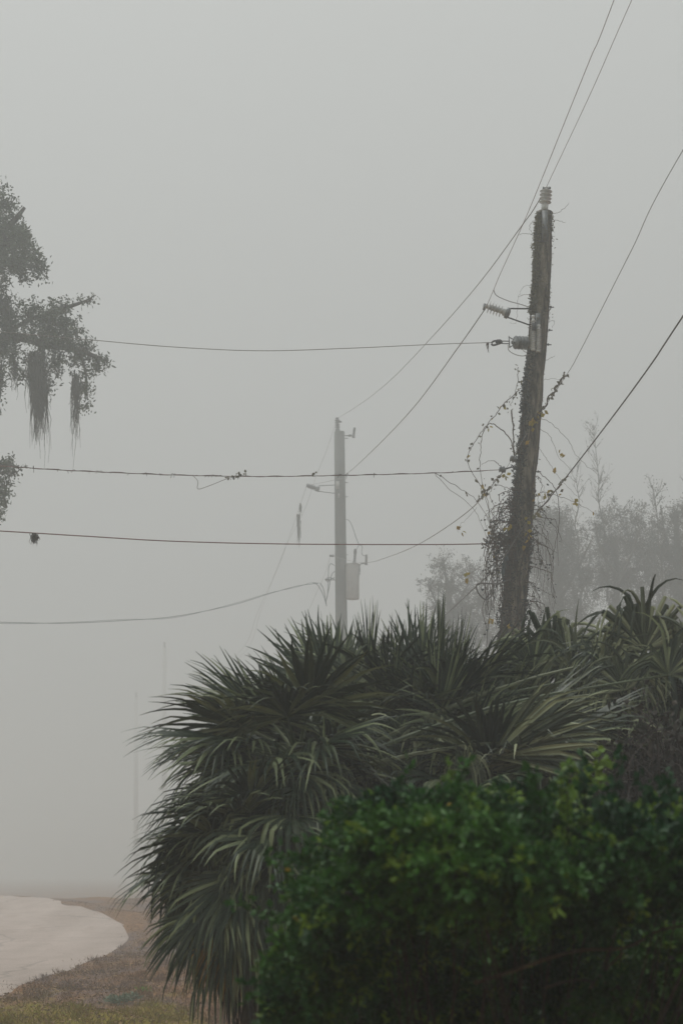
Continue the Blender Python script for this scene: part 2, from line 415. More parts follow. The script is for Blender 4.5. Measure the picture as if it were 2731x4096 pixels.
n = 5200; y = 17.5 + RNG.random(n) ** 1.3 * 24; x = np.array([road_x(v) for v in y]) + np.abs(RNG.normal(size=n)) * 2.2 + .03
C = np.stack([x, y, [ground_z(a, b) + .034 for a, b in zip(x, y)]], 1)
D = np.stack([RNG.normal(size=n), RNG.normal(size=n), RNG.normal(size=n) * .2], 1)
V, Fq = leaf_arrays(C, D, .042 * (.5 + RNG.random(n)), .028, RNG)
M['litter'] = mat('fallen_leaf', (0.13, 0.07, 0.04), rough=0.9, col2=(0.38, 0.25, 0.13), scale=3, rnd=0.5)
tag(np_mesh('fallen_leaves', V, Fq, M['litter']), 'brown fallen leaves scattered over the verge and the edge of the road', 'leaf litter', kind='stuff')

def weed(sx, sy, r, h, nl, label, m, name='weed_tuft'):
    o = hit_ground(sx, sy)
    t = thing(name, o, label, 'weed')
    d = RNG.normal(size=(nl, 3)); d[:, 2] = np.abs(d[:, 2]) * 0.8 + 0.15
    C = np.array(o) + np.stack([RNG.normal(size=nl) * r * .5, RNG.normal(size=nl) * r * .5, RNG.random(nl) * h * 0.5], 1)
    V, Fq = leaf_arrays(C, d, h * (0.5 + 0.6 * RNG.random(nl)), 0.022, RNG, droop=0.2)
    np_mesh('leaves', V, Fq, m, t)
weed(480, 4015, 0.17, 0.13, 150, 'blue-green leafy weed tuft in brown leaf litter on the verge', M['weed'])
weed(575, 3972, 0.08, 0.09, 60, 'small bright green weed on the verge behind the larger blue-green one', M['shrub_new'])
weed(535, 3998, 0.07, 0.12, 50, 'pale upright weed tuft right of the blue-green one', M['weed'])

# ------------------------------------------------------------------ haze
hz = MB(); hz.box((0, 155, 9.5), 620, 460, 21)
ho = hz.build('haze', bpy.data.materials.new('haze'), smooth=False); tag(ho, kind='stuff')
hm = ho.data.materials[0]; hm.use_nodes = True
nt = hm.node_tree; nt.nodes.remove(nt.nodes['Principled BSDF'])
pv = nt.nodes.new('ShaderNodeVolumePrincipled')
pv.inputs['Color'].default_value = (0.855, 0.882, 0.878, 1)
pv.inputs['Density'].default_value = 0.0104
pv.inputs['Anisotropy'].default_value = 0.5
nt.links.new(pv.outputs[0], nt.nodes['Material Output'].inputs['Volume'])

# ------------------------------------------------------------------ wooden pole
DP = 18.0; DM = 62.0; K1 = DP / 22.0; K2 = DM / 50.0
def PN(x, y, d): return P3(x, y, d * K1)        # near span, in units of the wooden pole's distance
def PM(x, y, d): return P3(x, y, d * K2)        # beyond the pale pole
def PV(x, y, z): return Vector((x * K1, y * K1, EYE + (z - EYE) * K1))
pole_px = [(2178, 847, 29), (2168, 1040, 31), (2157, 1228, 33), (2142, 1449, 33), (2107, 1860, 37), (2083, 2115, 40), (2046, 2523, 45), (1985, 3100, 50), (1912, 4020, 54), (1900, 4150, 55)]
def pole_at(sy):
    for a, c in zip(pole_px, pole_px[1:]):
        if a[1] <= sy <= c[1]:
            t = (sy - a[1]) / (c[1] - a[1]); return a[0] + (c[0] - a[0]) * t, a[2] + (c[2] - a[2]) * t
    return (pole_px[0][0], pole_px[0][2]) if sy < 900 else (pole_px[-1][0], pole_px[-1][2])
px = lambda v, d: v / F * d
wp = thing('utility_pole', P3(1901, HY + EYE / DP * F, DP), 'weathered leaning wooden pole wrapped in vines, the nearer of the utility poles', 'utility pole', 'utility poles along the road')
m = MB()
axis = spline([P3(x, y, DP) for x, y, r in pole_px], 10)
rads = []
for i in range(len(axis)):
    k = min(i / 10, len(pole_px) - 1); a = int(k); c = min(a + 1, len(pole_px) - 1)
    rads.append(px(pole_px[a][2] * (1 - (k - a)) + pole_px[c][2] * (k - a), DP) * (1 + 0.025 * math.sin(i * 1.7) + 0.02 * math.sin(i * 0.6)))
m.tube(axis, rads, 20); m.build('shaft', M['wood'], wp)

def shed_stack(m, a, b, nshed, rcore, rshed, base=0.25, n=14):
    """ribbed insulator from a (base end) to b (wire end)"""
    a, b = Vector(a), Vector(b); L = (b - a).length; h0 = base * L
    prof = [(0, rcore * 1.5), (h0 * 0.85, rcore * 1.6), (h0, rcore)]
    st = (L - h0) * 0.86 / nshed
    for i in range(nshed):
        h = h0 + st * (i + 0.35)
        prof += [(h, rcore), (h + st * 0.12, rshed), (h + st * 0.24, rshed * 0.94), (h + st * 0.42, rcore * 1.05)]
    prof += [(L * 0.93, rcore * 0.8), (L * 0.95, rcore * 1.3), (L, rcore * 1.2)]
    m.lathe(a, b - a, prof, n)

# pole-top insulator with its bracket plate
m = MB(); shed_stack(m, P3(2176, 845, DP), P3(2184, 749, DP), 4, px(9, DP), px(25, DP), 0.3); ins = m.build('insulator', M['porcelain'], wp)
m = MB(); m.lathe(P3(2177, 848, DP), (0, 0, 1), [(0, px(16, DP)), (px(4, DP), px(16, DP))], 12)
m.build('insulator_base', M['metal'], ins); m = MB(); m.box(P3(2185, 752, DP), px(32, DP), px(10, DP), px(7, DP)); m.build('insulator_cap', M['metal'], ins)
m = MB(); m.box(P3(2178, 905, DP - 0.085), 0.057, 0.012, 0.31); m.tube([P3(2170, 908, DP - 0.10), P3(2170, 908, DP - 0.08)], 0.012, 8); m.build('bracket_plate', M['metal'], wp)
# standoff insulator pointing left, with two rods
m = MB(); shed_stack(m, P3(2034, 1254, DP - .25), P3(1940, 1222, DP - .25), 5, px(10, DP), px(27, DP), 0.27); ins = m.build('insulator', M['porcelain'], wp)
m = MB(); m.lathe(P3(2038, 1256, DP - .25), P3(2020, 1249, DP) - P3(2038, 1256, DP), [(0, px(9, DP)), (px(5, DP), px(22, DP)), (px(18, DP), px(22, DP))], 12)
m.build('end_fitting', M['metal'], ins)
m = MB(); m.tube([P3(1938, 1215, DP - .25), P3(1934, 1240, DP - .25)], px(5, DP), 6); m.build('wire_clamp', M['metal'], ins)
for a, c in (((2030, 1234), (2125, 1235)), ((2020, 1266), (2116, 1300))):
    m = MB(); m.tube([P3(*a, DP - .25), P3(c[0], c[1], DP - .05)], px(3.2, DP), 6); m.build('rod', M['dark_metal'], wp)
# horizontal dead-end insulator
m = MB(); shed_stack(m, P3(2114, 1373, DP - .12), P3(2046, 1369, DP - .2), 4, px(6, DP), px(27, DP), 0.1); ins = m.build('insulator', M['metal'], wp)
m = MB()
for a, c in (((2034, 1344), (2037, 1392)), ((2034, 1348), (2052, 1358)), ((2036, 1390), (2052, 1380)), ((2006, 1364), (2034, 1365)), ((2006, 1374), (2034, 1375))):
    m.tube([P3(*a, DP - .2), P3(*c, DP - .2)], px(2.3, DP), 6)
m.build('clevis_frame', M['metal'], ins)
m = MB(); m.tube(spline([P3(1964, 1372, DP - .2), P3(1975, 1364, DP - .2), P3(1992, 1364, DP - .2), P3(2006, 1369, DP - .2), P3(1994, 1375, DP - .2), P3(1972, 1381, DP - .2), P3(1964, 1375, DP - .2)], 4), px(4, DP), 6)
m.lathe(P3(1980, 1367, DP - .2), (1, 0, 0.05), [(0, px(4, DP)), (px(6, DP), px(9, DP)), (px(20, DP), px(9, DP)), (px(26, DP), px(4, DP))], 10)
m.build('dead_end_clamp', M['dark_metal'], ins)
# vertical arresters on the face of the pole
m = MB(); m.box(P3(2150, 1315, DP - 0.10), 0.045, 0.014, 0.30); m.tube([P3(2151, 1272, DP - .14), P3(2151, 1272, DP - .1)], 0.016, 8); m.build('bracket_plate', M['metal'], wp)
for (a, c, ns) in (((2131, 1402), (2131, 1262), 13), ((2151, 1408), (2153, 1300), 11)):
    m = MB(); shed_stack(m, P3(*a, DP - .16), P3(*c, DP - .16), ns, px(6, DP), px(12, DP), 0.06, 10); m.build('arrester', M['porcelain'], wp)
m = MB(); m.box(P3(2134, 1306, DP - .19), 0.04, 0.03, 0.07); m.build('arrester_clamp', M['dark_metal'], wp)
for (x, y, l) in ((2190, 1228, 24), (2186, 1320, 22), (2180, 1378, 24), (2142, 1886, 20), (2140, 1852, 10)):
    m = MB(); m.tube([P3(x - 10, y, DP), P3(x + l, y + 1, DP)], px(2.4, DP), 6)
    m.tube([P3(x + l * .35, y, DP), P3(x + l * .55, y, DP)], px(5.5, DP), 6); m.build('bolt', M['dark_metal'], wp)
for (x, y) in ((2052, 1836), (2009, 1878)):
    m = MB(); a = P3(x - 14, y - 4, DP - .1); c = P3(x + 14, y + 4, DP - .1)
    m.lathe(a, c - a, [(0, px(5, DP)), (px(4, DP), px(15, DP)), (px(10, DP), px(9, DP)), (px(16, DP), px(16, DP)), (px(22, DP), px(9, DP)), (px(28, DP), px(12, DP))], 12)
    m.build('spool_insulator', M['metal'], wp)
m = MB(); m.tube([P3(2020, 1876, DP - .1), P3(2045, 1868, DP - .08), P3(2075, 1876, DP)], px(3, DP), 6); m.tube([P3(2060, 1838, DP - .1), P3(2085, 1842, DP)], px(3, DP), 6); m.build('bracket', M['dark_metal'], wp)
m = MB(); m.tube(spline([P3(2030, 1380, DP - .2), P3(2034, 1402, DP - .2), P3(2060, 1418, DP - .15), P3(2090, 1424, DP - .12), P3(2116, 1418, DP - .1)], 5), px(1.5, DP), 5)
m.tube(spline([P3(2088, 1382, DP - .2), P3(2094, 1405, DP - .2), P3(2116, 1410, DP - .12)], 5), px(1.3, DP), 5); m.build('jumper_wire', M['wire'], wp)
# thick loop of cable hanging low on the pole
m = MB(); m.tube(spline([P3(2044, 2316, DP - .2), P3(1990, 2335, DP - .25), P3(1930, 2333, DP - .3), P3(1905, 2340, DP - .3), P3(1912, 2372, DP - .3), P3(1940, 2398, DP - .3), P3(1962, 2385, DP - .28), P3(1975, 2340, DP - .25)], 6), px(3, DP), 6)
m.build('cable_loop', M['wire_black'], wp)
m = MB(); m.tube(spline([P3(2036, 2180, DP - .2), P3(2024, 2235, DP - .22), P3(2010, 2290, DP - .22), P3(2014, 2330, DP - .2)], 5), [px(4, DP)] * 5 + [px(9, DP)] * 6 + [px(5, DP)] * 5, 8); m.build('splice_case', M['wire_blue'], wp)

# ------------------------------------------------------------------ pale pole with transformer
mp_ = thing('utility_pole', P3(1372, HY + EYE / DM * F, DM), 'straight pale pole with a grey transformer can, rising behind the palms', 'utility pole', 'utility poles along the road')
m = MB(); m.tube([P3(1357, 1727, DM), P3(1360, 2000, DM), P3(1364, 2400, DM), P3(1367, 2700, DM), P3(1372, 3675, DM)], [px(v, DM) for v in (21, 21.8, 23.5, 25, 29)], 20); m.build('shaft', M['concrete'], mp_)
q = lambda v: px(v, DM)
m = MB(); shed_stack(m, P3(1350, 1728, DM), P3(1348, 1671, DM), 4, q(6), q(12), 0.25); m.tube([P3(1350, 1686, DM), P3(1366, 1687, DM)], q(4), 6); m.build('insulator', M['metal'], mp_)
m = MB(); m.tube([P3(1372, 1743, DM), P3(1398, 1742, DM), P3(1412, 1741, DM)], q(2.4), 6); m.tube([P3(1376, 1754, DM), P3(1392, 1753, DM)], q(1.8), 6); m.lathe(P3(1392, 1742, DM), (1, 0, 0), [(0, q(3)), (q(3), q(5)), (q(10), q(5)), (q(13), q(3))], 8); m.build('bracket', M['metal'], mp_)
m = MB(); shed_stack(m, P3(1413, 1750, DM), P3(1418, 1711, DM), 6, q(4.5), q(6), 0.1, 10); m.build('arrester', M['metal'], mp_)
m = MB(); shed_stack(m, P3(1277, 1958, DM - .4), P3(1226, 1941, DM - .4), 5, q(7), q(12), 0.3); m.build('insulator', M['metal'], mp_)
for a, c in (((1276, 1943), (1338, 1940)), ((1272, 1965), (1338, 1973))):
    m = MB(); m.tube([P3(*a, DM - .4), P3(*c, DM - .05)], q(1.8), 6); m.build('rod', M['metal'], mp_)
for y in (1930, 1987, 2219):
    m = MB(); m.tube([P3(1375, y, DM), P3(1392, y, DM)], q(1.4), 6); m.tube([P3(1382, y, DM), P3(1385, y, DM)], q(3.2), 6); m.build('bolt', M['metal'], mp_)
m = MB(); m.box(P3(1350, 1940, DM - .17), q(14), 0.03, q(30)); m.build('label_plate', M['can'], mp_)
m = MB(); m.box(P3(1355, 1983, DM - .17), q(7), 0.03, q(18)); m.build('label_plate', M['can'], mp_)
# transformer
tx = 1409.5; R_ = q(27)
ta = P3(tx, 2397, DM - .1); up = Vector((0, 0, 1)); H_ = q(142)
m = MB(); m.lathe(ta, up, [(0, R_ * .93), (q(2), R_), (H_ * .93, R_), (H_ * .94, R_ * .985), (H_ * .96, R_ * .985)], 24); tk = m.build('transformer', M['can'], mp_)
m = MB(); m.lathe(ta + up * (H_ * .962), up, [(0, R_ * 1.06), (q(4), R_ * 1.06), (q(6), R_ * .9), (q(9), R_ * .3)], 24); m.build('lid', M['can'], tk)
m = MB(); shed_stack(m, P3(1417, 2250, DM - .1), P3(1421, 2205, DM - .1), 4, q(4.5), q(7), 0.1, 10); m.lathe(P3(1420, 2212, DM - .1), up, [(0, q(7)), (q(14), q(5)), (q(18), q(2))], 10); m.build('bushing', M['metal'], tk)
m = MB(); shed_stack(m, P3(1464, 2260, DM - .1), P3(1465, 2219, DM - .1), 5, q(4), q(6), 0.08, 10)
m.tube([P3(1464, 2252, DM - .1), P3(1444, 2254, DM - .1), P3(1438, 2262, DM - .1), P3(1437, 2280, DM - .1)], q(2.4), 6); m.build('arrester', M['metal'], tk)
m = MB(); m.box(P3(1437, 2282, DM - .1), q(8), q(8), q(12)); m.box(P3(1438, 2295, DM - .1), q(6), q(6), q(6)); m.build('lug', M['metal'], tk)
for y in (2300, 2370):
    m = MB(); m.box(P3(1383, y, DM - .05), q(10), q(10), q(10)); m.build('mounting_bracket', M['metal'], mp_)
m = MB()
for pts in ([(1380, 2076), (1398, 2085), (1412, 2115), (1425, 2155), (1434, 2178), (1424, 2200)], [(1434, 2178), (1448, 2185), (1446, 2208), (1452, 2222), (1463, 2222)]):
    m.tube(spline([P3(a, c, DM - .12) for a, c in pts], 5), q(1.2), 5)
m.build('jumper_wire', M['wire_blue'], mp_)
m = MB()
for pts in ([(1338, 2262), (1322, 2255), (1314, 2275), (1313, 2330), (1310, 2380), (1305, 2400)], [(1338, 2285), (1326, 2300), (1316, 2350), (1306, 2395), (1304, 2415)],
            [(1252, 2332), (1268, 2338), (1284, 2362), (1298, 2395), (1306, 2424)], [(1280, 2332), (1292, 2352), (1300, 2385), (1303, 2415)], [(1338, 2310), (1322, 2318), (1310, 2328), (1304, 2316), (1318, 2310), (1338, 2318)]):
    m.tube(spline([P3(a, c, DM - .15) for a, c in pts], 5), q(1.5), 5)
m.build('service_leads', M['wire_blue'], mp_)
for (x, y) in ((1326, 2223), (1309, 2318)):
    m = MB(); m.lathe(P3(x - 9, y, DM - .15), (1, 0, 0), [(0, q(3)), (q(3), q(6)), (q(9), q(4)), (q(15), q(6)), (q(19), q(3))], 10); m.tube([P3(x, y, DM - .15), P3(1340, y + 3, DM - .05)], q(1.8), 6); m.build('spool_insulator', M['metal'], mp_)

# ------------------------------------------------------------------ far poles
for (x, y, d, r, lab) in ((658, 2590, 160, 11, 'faint grey pole fading into the fog over the road, the taller of two'), (545, 2790, 185, 10, 'barely visible pole deepest in the fog, left of the other faint one')):
    base = P3(x, HY, d); base.z = 0
    t = thing('utility_pole', base, lab, 'utility pole', 'utility poles along the road')
    m = MB(); m.tube([P3(x, y, d), base - Vector((0, 0, .2))], [px(r * .85, d), px(r, d)], 12); m.build('shaft', M['can'], t)  # pale shaft: extra fading into the fog is painted into its colour
    m = MB(); shed_stack(m, P3(x, y + 1, d), P3(x, y - 22, d), 3, px(4, d), px(6, d), .2, 8); m.build('insulator', M['metal'], t)

# ------------------------------------------------------------------ wires
def along(P0, P1, pts):
    """points on the vertical plane through P0 and P1, seen at the given photo positions"""
    out = []
    dx, dd = P1.x - P0.x, P1.y - P0.y
    for sx, sy in pts:
        u = (sx - CX) / F
        s = (P0.x - u * P0.y) / (u * dd - dx)
        out.append(P3(sx, sy, P0.y + s * dd))
    return out
def wire(label, pts, r, m, n=5, seg=14, group='overhead wires', name='power_line'):
    b = MB(); b.tube(spline(pts, seg), r, n)
    return tag(b.build(name, m), label, 'wire', group)

a0 = P3(2184, 748, DP)
fa = PN(2525, 0, 17.3); wire('upper right wire rising from the top insulator of the vine-covered pole', [a0] + along(a0, fa, [(2357, 381)]) + [fa, PV(3.05, 12, 9.88), PV(4.2, -14, 9.95)], 0.0027, M['wire_rust'])
s0 = P3(2160, 793, DP); s1 = P3(1352, 1672, DM)
wire('sagging wire joining the tops of the vine-covered pole and the pale pole', [s0] + along(s0, s1, [(2125, 850), (2090, 897), (1916, 1132), (1742, 1332), (1567, 1515), (1450, 1610)]) + [s1], 0.0052, M['wire'])
b0 = P3(1942, 1232, DP - .25)
wire('upper left wire rising from the tip of the tilted standoff insulator', [b0] + along(b0, PN(2454, 0, 14.6), [(1973, 1160), (2000, 1095), (2110, 851), (2262, 476), (2360, 233)]) + [PN(2454, 0, 14.6), PV(2.35, 9, 8.65), PV(2.8, -14, 8.8)], 0.0027, M['wire_rust'])
s1 = P3(1230, 1942, DM - .4)
wire('wire sagging from the standoff insulator to the side of the pale pole', [b0] + along(b0, s1, [(1829, 1393), (1655, 1628), (1498, 1794), (1395, 1888), (1335, 1920)]) + [s1], 0.0055, M['wire'])
wire('short curved jumper between the standoff wire and the wooden pole', [along(b0, PN(2454, 0, 14.6), [(1973, 1160)])[0], P3(1985, 1182, DP - .5), P3(2030, 1203, DP - .35), P3(2080, 1217, DP - .2), P3(2116, 1229, DP - .05)], px(1.5, DP), M['wire'], name='jumper_wire')
c0 = P3(2150, 1665, DP - .1)
c1 = P3(2020, 1880, DP - .12)
wire('slanting wire on the right, meeting the wooden pole where yellow vine climbs it', [c1, P3(2090, 1760, DP - .14), c0] + along(c0, PN(2731, 597, 14), [(2264, 1500), (2321, 1400), (2518, 1012)]) + [PN(2731, 597, 14), PV(2.95, 6, 7.0), PV(3.5, -12, 7.4)], 0.0027, M['wire'])
s1 = P3(1326, 2222, DM - .15)
wire('thin wire sagging left from the spool on the wooden pole down to the transformer', [c1] + along(c1, s1, [(1990, 1912), (1890, 2029), (1760, 2125), (1655, 2186), (1560, 2225), (1471, 2250), (1400, 2243)]) + [s1], 0.005, M['wire'])
d0 = P3(2090, 2110, DP - .2)
wire('thick dark cable crossing the wooden pole diagonally from upper right to the palms', [PM(1400, 2680, 31), PM(1500, 2628, 29.5), PM(1707, 2517, 26.4), P3(1916, 2334, DP + 1), P3(2003, 2247, DP - .2), d0, P3(2140, 2060, DP - .3), *along(P3(2140, 2060, DP - .3), PN(2731, 1262, 14), [(2264, 1907), (2438, 1681), (2600, 1460)]), PN(2731, 1262, 14), PV(2.75, 7, 5.9), PV(3.4, -12, 6.2)], 0.0056, M['wire_black'], name='communication_cable')
wire('highest of the long wires running left from the wooden pole', [PN(x, y, 20 + 2 * x / 1950) for x, y in ((-3000, 1090), (-1500, 1200), (-600, 1275), (0, 1327), (348, 1358), (697, 1388), (1045, 1403), (1393, 1393), (1742, 1377), (1964, 1370))], 0.0035, M['wire'])
wire('middle of the long wires running left, dotted with vine twigs', [PN(x, y, 20 + 2 * x / 1950) for x, y in ((-3000, 1690), (-1500, 1785), (-600, 1835), (0, 1864), (261, 1881), (697, 1900), (1045, 1906), (1393, 1901), (1742, 1892), (2000, 1879))], 0.0035, M['wire_rust'])
wire('lowest and thickest of the long wires running left, carrying a dark clump', [PN(x, y, 20 + 2 * x / 1950) for x, y in ((-3000, 1960), (-1500, 2045), (-600, 2092), (0, 2124), (348, 2145), (697, 2165), (1150, 2176), (1742, 2178), (1990, 2174), (2072, 2177))], 0.0056, M['wire_rust'], name='communication_cable')
sd = [PM(x, y, 42 + 8 * x / 1270) for x, y in ((-700, 2470), (-300, 2484), (0, 2489), (261, 2493), (500, 2482), (697, 2466), (923, 2422), (1080, 2374), (1185, 2345), (1240, 2337), (1275, 2333))]
wire('teal service cable sagging left from the pale pole', sd, 0.0105, M['wire_blue'], seg=8, name='service_cable')
wire('thinner strand twisted along the teal service cable', [v + Vector((0, -.05, 0.045 * math.sin(i * 2.2))) for i, v in enumerate(sd)], 0.007, M['wire_blue'], seg=8, name='service_cable')
s0 = P3(1340, 1700, DM)
s1 = P3(658, 2592, 160)
wire('faint wire dropping left from the top of the pale pole into the fog', [s0] + along(s0, s1, [(1310, 1790), (1265, 1905), (1217, 2040), (1132, 2212), (1045, 2440), (975, 2613)]) + [PM(800, 2700, 94), s1], 0.0055, M['wire'])
s0 = P3(1226, 1944, DM - .4)
wire('faint wire dropping left from the side insulator of the pale pole into the fog', [s0] + along(s0, s1, [(1200, 2020), (1170, 2110), (1110, 2275), (1030, 2450), (965, 2600)]) + [PM(800, 2740, 94), P3(658, 2660, 160)], 0.0055, M['wire'])
s0 = P3(1322, 2225, DM - .15)
wire('faint wire running down left beneath the transformer towards the palm tops', [s0] + along(s0, P3(700, 2850, 158), [(1298, 2300), (1262, 2380), (1210, 2495), (1150, 2600)]) + [PM(900, 2810, 88), P3(658, 2800, 160)], 0.005, M['wire'])

# ------------------------------------------------------------------ vines
def leaves_along(pts, n, size, rng, spread=0.03):
    pts = np.array([tuple(p) for p in pts]); idx = rng.integers(0, len(pts), n)
    C = pts[idx] + rng.normal(size=(n, 3)) * spread
    D = rng.normal(size=(n, 3)); D[:, 2] -= 0.5
    return leaf_arrays(C, D, size * (0.6 + 0.8 * rng.random(n)), size * 0.85, rng)
vt = thing('climbing_vine', P3(1930, 4013, DP - .2), 'half bare creeper with yellow leaves, clinging to and trailing off the wooden pole', 'vine')
stems = MB(); LV = []; LD = []; LY = []
def strand(pts, r=1.6, nl=0, size=0.045, dark=False, d=None, yellow=0):
    p = [P3(a, c, (DP - .15 if d is None else d) + random.uniform(-.12, .12)) for a, c in pts]
    s = spline(p, 6)
    s = [v + Vector((random.gauss(0, .004), random.gauss(0, .004), random.gauss(0, .004))) for v in s]
    stems.tube(s, [px(r, DP) * (1 - .5 * i / len(s)) for i in range(len(s))], 4, cap=False)
    if nl: (LD if dark else LV).append(leaves_along(s, nl, size * K1, RNG, 0.018))
    if yellow: LY.append(leaves_along(s, yellow, size * K1, RNG, 0.015))
strand([(2075, 1560), (2010, 1620), (1975, 1665), (1930, 1720), (1890, 1780), (1868, 1830), (1880, 1880), (1925, 1950), (1950, 2010), (1960, 2100), (1975, 2180), (1985, 2300)], 1.8, 26, .05, yellow=14)
strand([(2055, 1820), (2040, 1760), (2000, 1715), (1960, 1695), (1930, 1730), (1920, 1800), (1918, 1870), (1935, 1960), (1960, 2080), (1965, 2200)], 2.2, 8, .035)
strand([(2045, 1640), (2050, 1720), (2055, 1800), (2062, 1840)], 3.0, 30, .035)
strand([(2070, 1470), (2068, 1530), (2055, 1580), (2040, 1620)], 1.4, 22, .035)
strand([(2010, 1880), (1985, 1850), (1955, 1843), (1925, 1860)], 1.5)
strand([(1735, 1890), (1830, 1950), (1900, 2000), (1960, 2090), (1990, 2170)], 1.3, 4)
strand([(1735, 1890), (1800, 1960), (1880, 2020), (1930, 2110), (1960, 2200)], 1.0)
strand([(2160, 1670), (2210, 1700), (2270, 1760), (2310, 1830), (2390, 1900)], 1.0)
strand([(2155, 1712), (2200, 1750), (2235, 1830), (2290, 1890)], .9)
strand([(2155, 1890), (2200, 1930), (2230, 1990), (2235, 2090), (2220, 2180), (2210, 2220)], 1.6)
strand([(2150, 1790), (2180, 1830), (2220, 1890), (2280, 1960), (2330, 2010)], 1.0)
strand([(2120, 2000), (2170, 1970), (2230, 1985), (2300, 2010), (2390, 2062)], 1.1, 0, .05, yellow=5)
strand([(2110, 2080), (2145, 2130), (2155, 2220), (2162, 2260)], 1.8, 6)
strand([(2110, 2150), (2170, 2180), (2230, 2215)], 1.4)
strand([(2200, 770), (2225, 760), (2270, 745), (2290, 820)][:3], 1.0) if False else None
strand([(2205, 858), (2240, 845), (2275, 815)], 1.1); strand([(2205, 880), (2235, 882), (2258, 892)], 1.1)
strand([(2140, 880), (2120, 895), (2118, 920), (2130, 940)], 1.0); strand([(2128, 940), (2115, 935), (2085, 935), (2070, 940)], 1.0)
strand([(2120, 1140), (2090, 1150), (2070, 1190)], .8); strand([(2120, 1180), (2095, 1178), (2072, 1190), (2068, 1230), (2062, 1290), (2035, 1292)], .8)
strand([(2190, 1290), (2215, 1283), (2212, 1300), (2205, 1310)], .8); strand([(2182, 1440), (2205, 1430), (2220, 1424)], .9)
strand([(2165, 1520), (2210, 1517), (2245, 1516)], .8)
for k in range(70):      # hanging tangle on the left of the pole
    y0 = random.uniform(1950, 2330); cx, r = pole_at(y0)
    x0 = cx - r * random.uniform(.3, 1.2); pts = [(x0, y0)]
    L = random.uniform(90, 380); w = random.uniform(-95, 10)
    for j in range(1, 7):
        t = j / 6
        pts.append((x0 + w * math.sin(min(t * 2.2, 1.57)) - 20 * t + random.gauss(0, 11), y0 - 35 * math.sin(t * 3) + L * t * t + random.gauss(0, 9)))
    strand(pts, random.uniform(.9, 2.3), random.randint(2, 12), .032, dark=True)
for k in range(34):      # and on its right
    y0 = random.uniform(1900, 2420); cx, r = pole_at(y0); x0 = cx + r * .9; L = random.uniform(60, 240); w = random.uniform(15, 120)
    strand([(x0 + w * math.sin(min(j / 5 * 2, 1.57)) + random.gauss(0, 8), y0 + L * (j / 5) ** 1.6 - 22 * math.sin(j / 5 * 3) + random.gauss(0, 7)) for j in range(6)], random.uniform(.8, 1.7), random.randint(0, 6), .03, dark=True)
for k in range(16):      # dense knot where the lowest wire meets the pole
    a = random.uniform(0, 6.3); x0, y0 = 2035, 2170
    strand([(x0 + random.gauss(0, 12), y0 + random.gauss(0, 10)), (x0 - 35 + 35 * math.cos(a), y0 - 5 + 30 * math.sin(a)), (x0 - 70 + 40 * math.cos(a + 1), y0 + 28 * math.sin(a + 1)), (x0 - 40 + 60 * math.cos(a + 2), y0 + 55 + 40 * math.sin(a + 2))], random.uniform(1.2, 2.6), 8, .03, dark=True)
# stems climbing the shaft itself, and small leaves along it
for k in range(12):
    ph = random.uniform(0, 6.28); tw = random.uniform(-.6, .6); y0 = random.choice((860, 900, 1450, 1700, 1900)); y1 = random.uniform(2600, 3200)
    s = []
    for j in range(60):
        y = y0 + (y1 - y0) * j / 59; cx, r = pole_at(y); an = ph + tw * j / 12 + .25 * math.sin(j * .5 + k)
        s.append(P3(cx + r * 1.06 * math.cos(an), y, DP - px(r, DP) * 1.06 * math.sin(an)))
    stems.tube(s, px(random.uniform(2.0, 4.2), DP), 5, cap=False)
def shaft_leaves(y0, y1, n, size, side, out):
    C = []
    for _ in range(n):
        y = random.uniform(y0, y1); cx, r = pole_at(y); an = random.uniform(*side)
        rr = 1.02 + abs(random.gauss(0, .14)) * (1 + .8 * math.sin(y * .021) ** 3)
        C.append(tuple(P3(cx + r * rr * math.cos(an), y, DP - px(r, DP) * rr * math.sin(an))))
    D = RNG.normal(size=(n, 3)); out.append(leaf_arrays(np.array(C), D, K1 * size * (.5 + RNG.random(n)), K1 * size * .7, RNG))
shaft_leaves(850, 1250, 1500, .026, (1.9, 3.6), LV); shaft_leaves(850, 960, 400, .026, (-.5, 4), LV); shaft_leaves(1120, 1260, 200, .02, (-.4, 2.2), LV)
shaft_leaves(960, 1400, 600, .020, (0, 3.2), LV); shaft_leaves(1400, 2100, 350, .022, (0, 3.2), LV)
shaft_leaves(1400, 2600, 2600, .034, (1.75, 3.9), LD); shaft_leaves(1450, 1650, 200, .035, (2.6, 3.9), LD)
shaft_leaves(1950, 2600, 900, .03, (.2, 2.2), LD); shaft_leaves(2120, 2560, 500, .035, (-.9, .6), LD)
# single yellow leaves
for (x, y) in ((1832, 2105), (1845, 2125), (1860, 2300), (1868, 2312), (2115, 1760), (2130, 1705), (2240, 1812), (2214, 1872), (2252, 1815), (2180, 1980), (2185, 1972), (2300, 2012), (2298, 1995), (2102, 2080), (2112, 2140), (2118, 2160), (2108, 2128), (2012, 2120), (2035, 2100), (2015, 1900), (2022, 1905), (1958, 2490), (2025, 2500), (1970, 2482), (2100, 2185)):
    c = np.array([tuple(P3(x, y, DP - .28))]); LY.append(leaf_arrays(np.repeat(c, 2, 0) + RNG.normal(size=(2, 3)) * .01, RNG.normal(size=(2, 3)) - [0, 0, .6], .052, .042, RNG))
strand([(1905, 2030), (1870, 2070), (1840, 2100), (1828, 2130)], .8); strand([(1950, 2250), (1900, 2280), (1862, 2305)], .8)
stems.build('stems', M['vine'], vt)
np_mesh('leaves', *join(LV), M['ivy'], vt); np_mesh('leaves', *join(LD), M['ivy_dark'], vt); np_mesh('leaves', *join(LY), M['yellow'], vt)

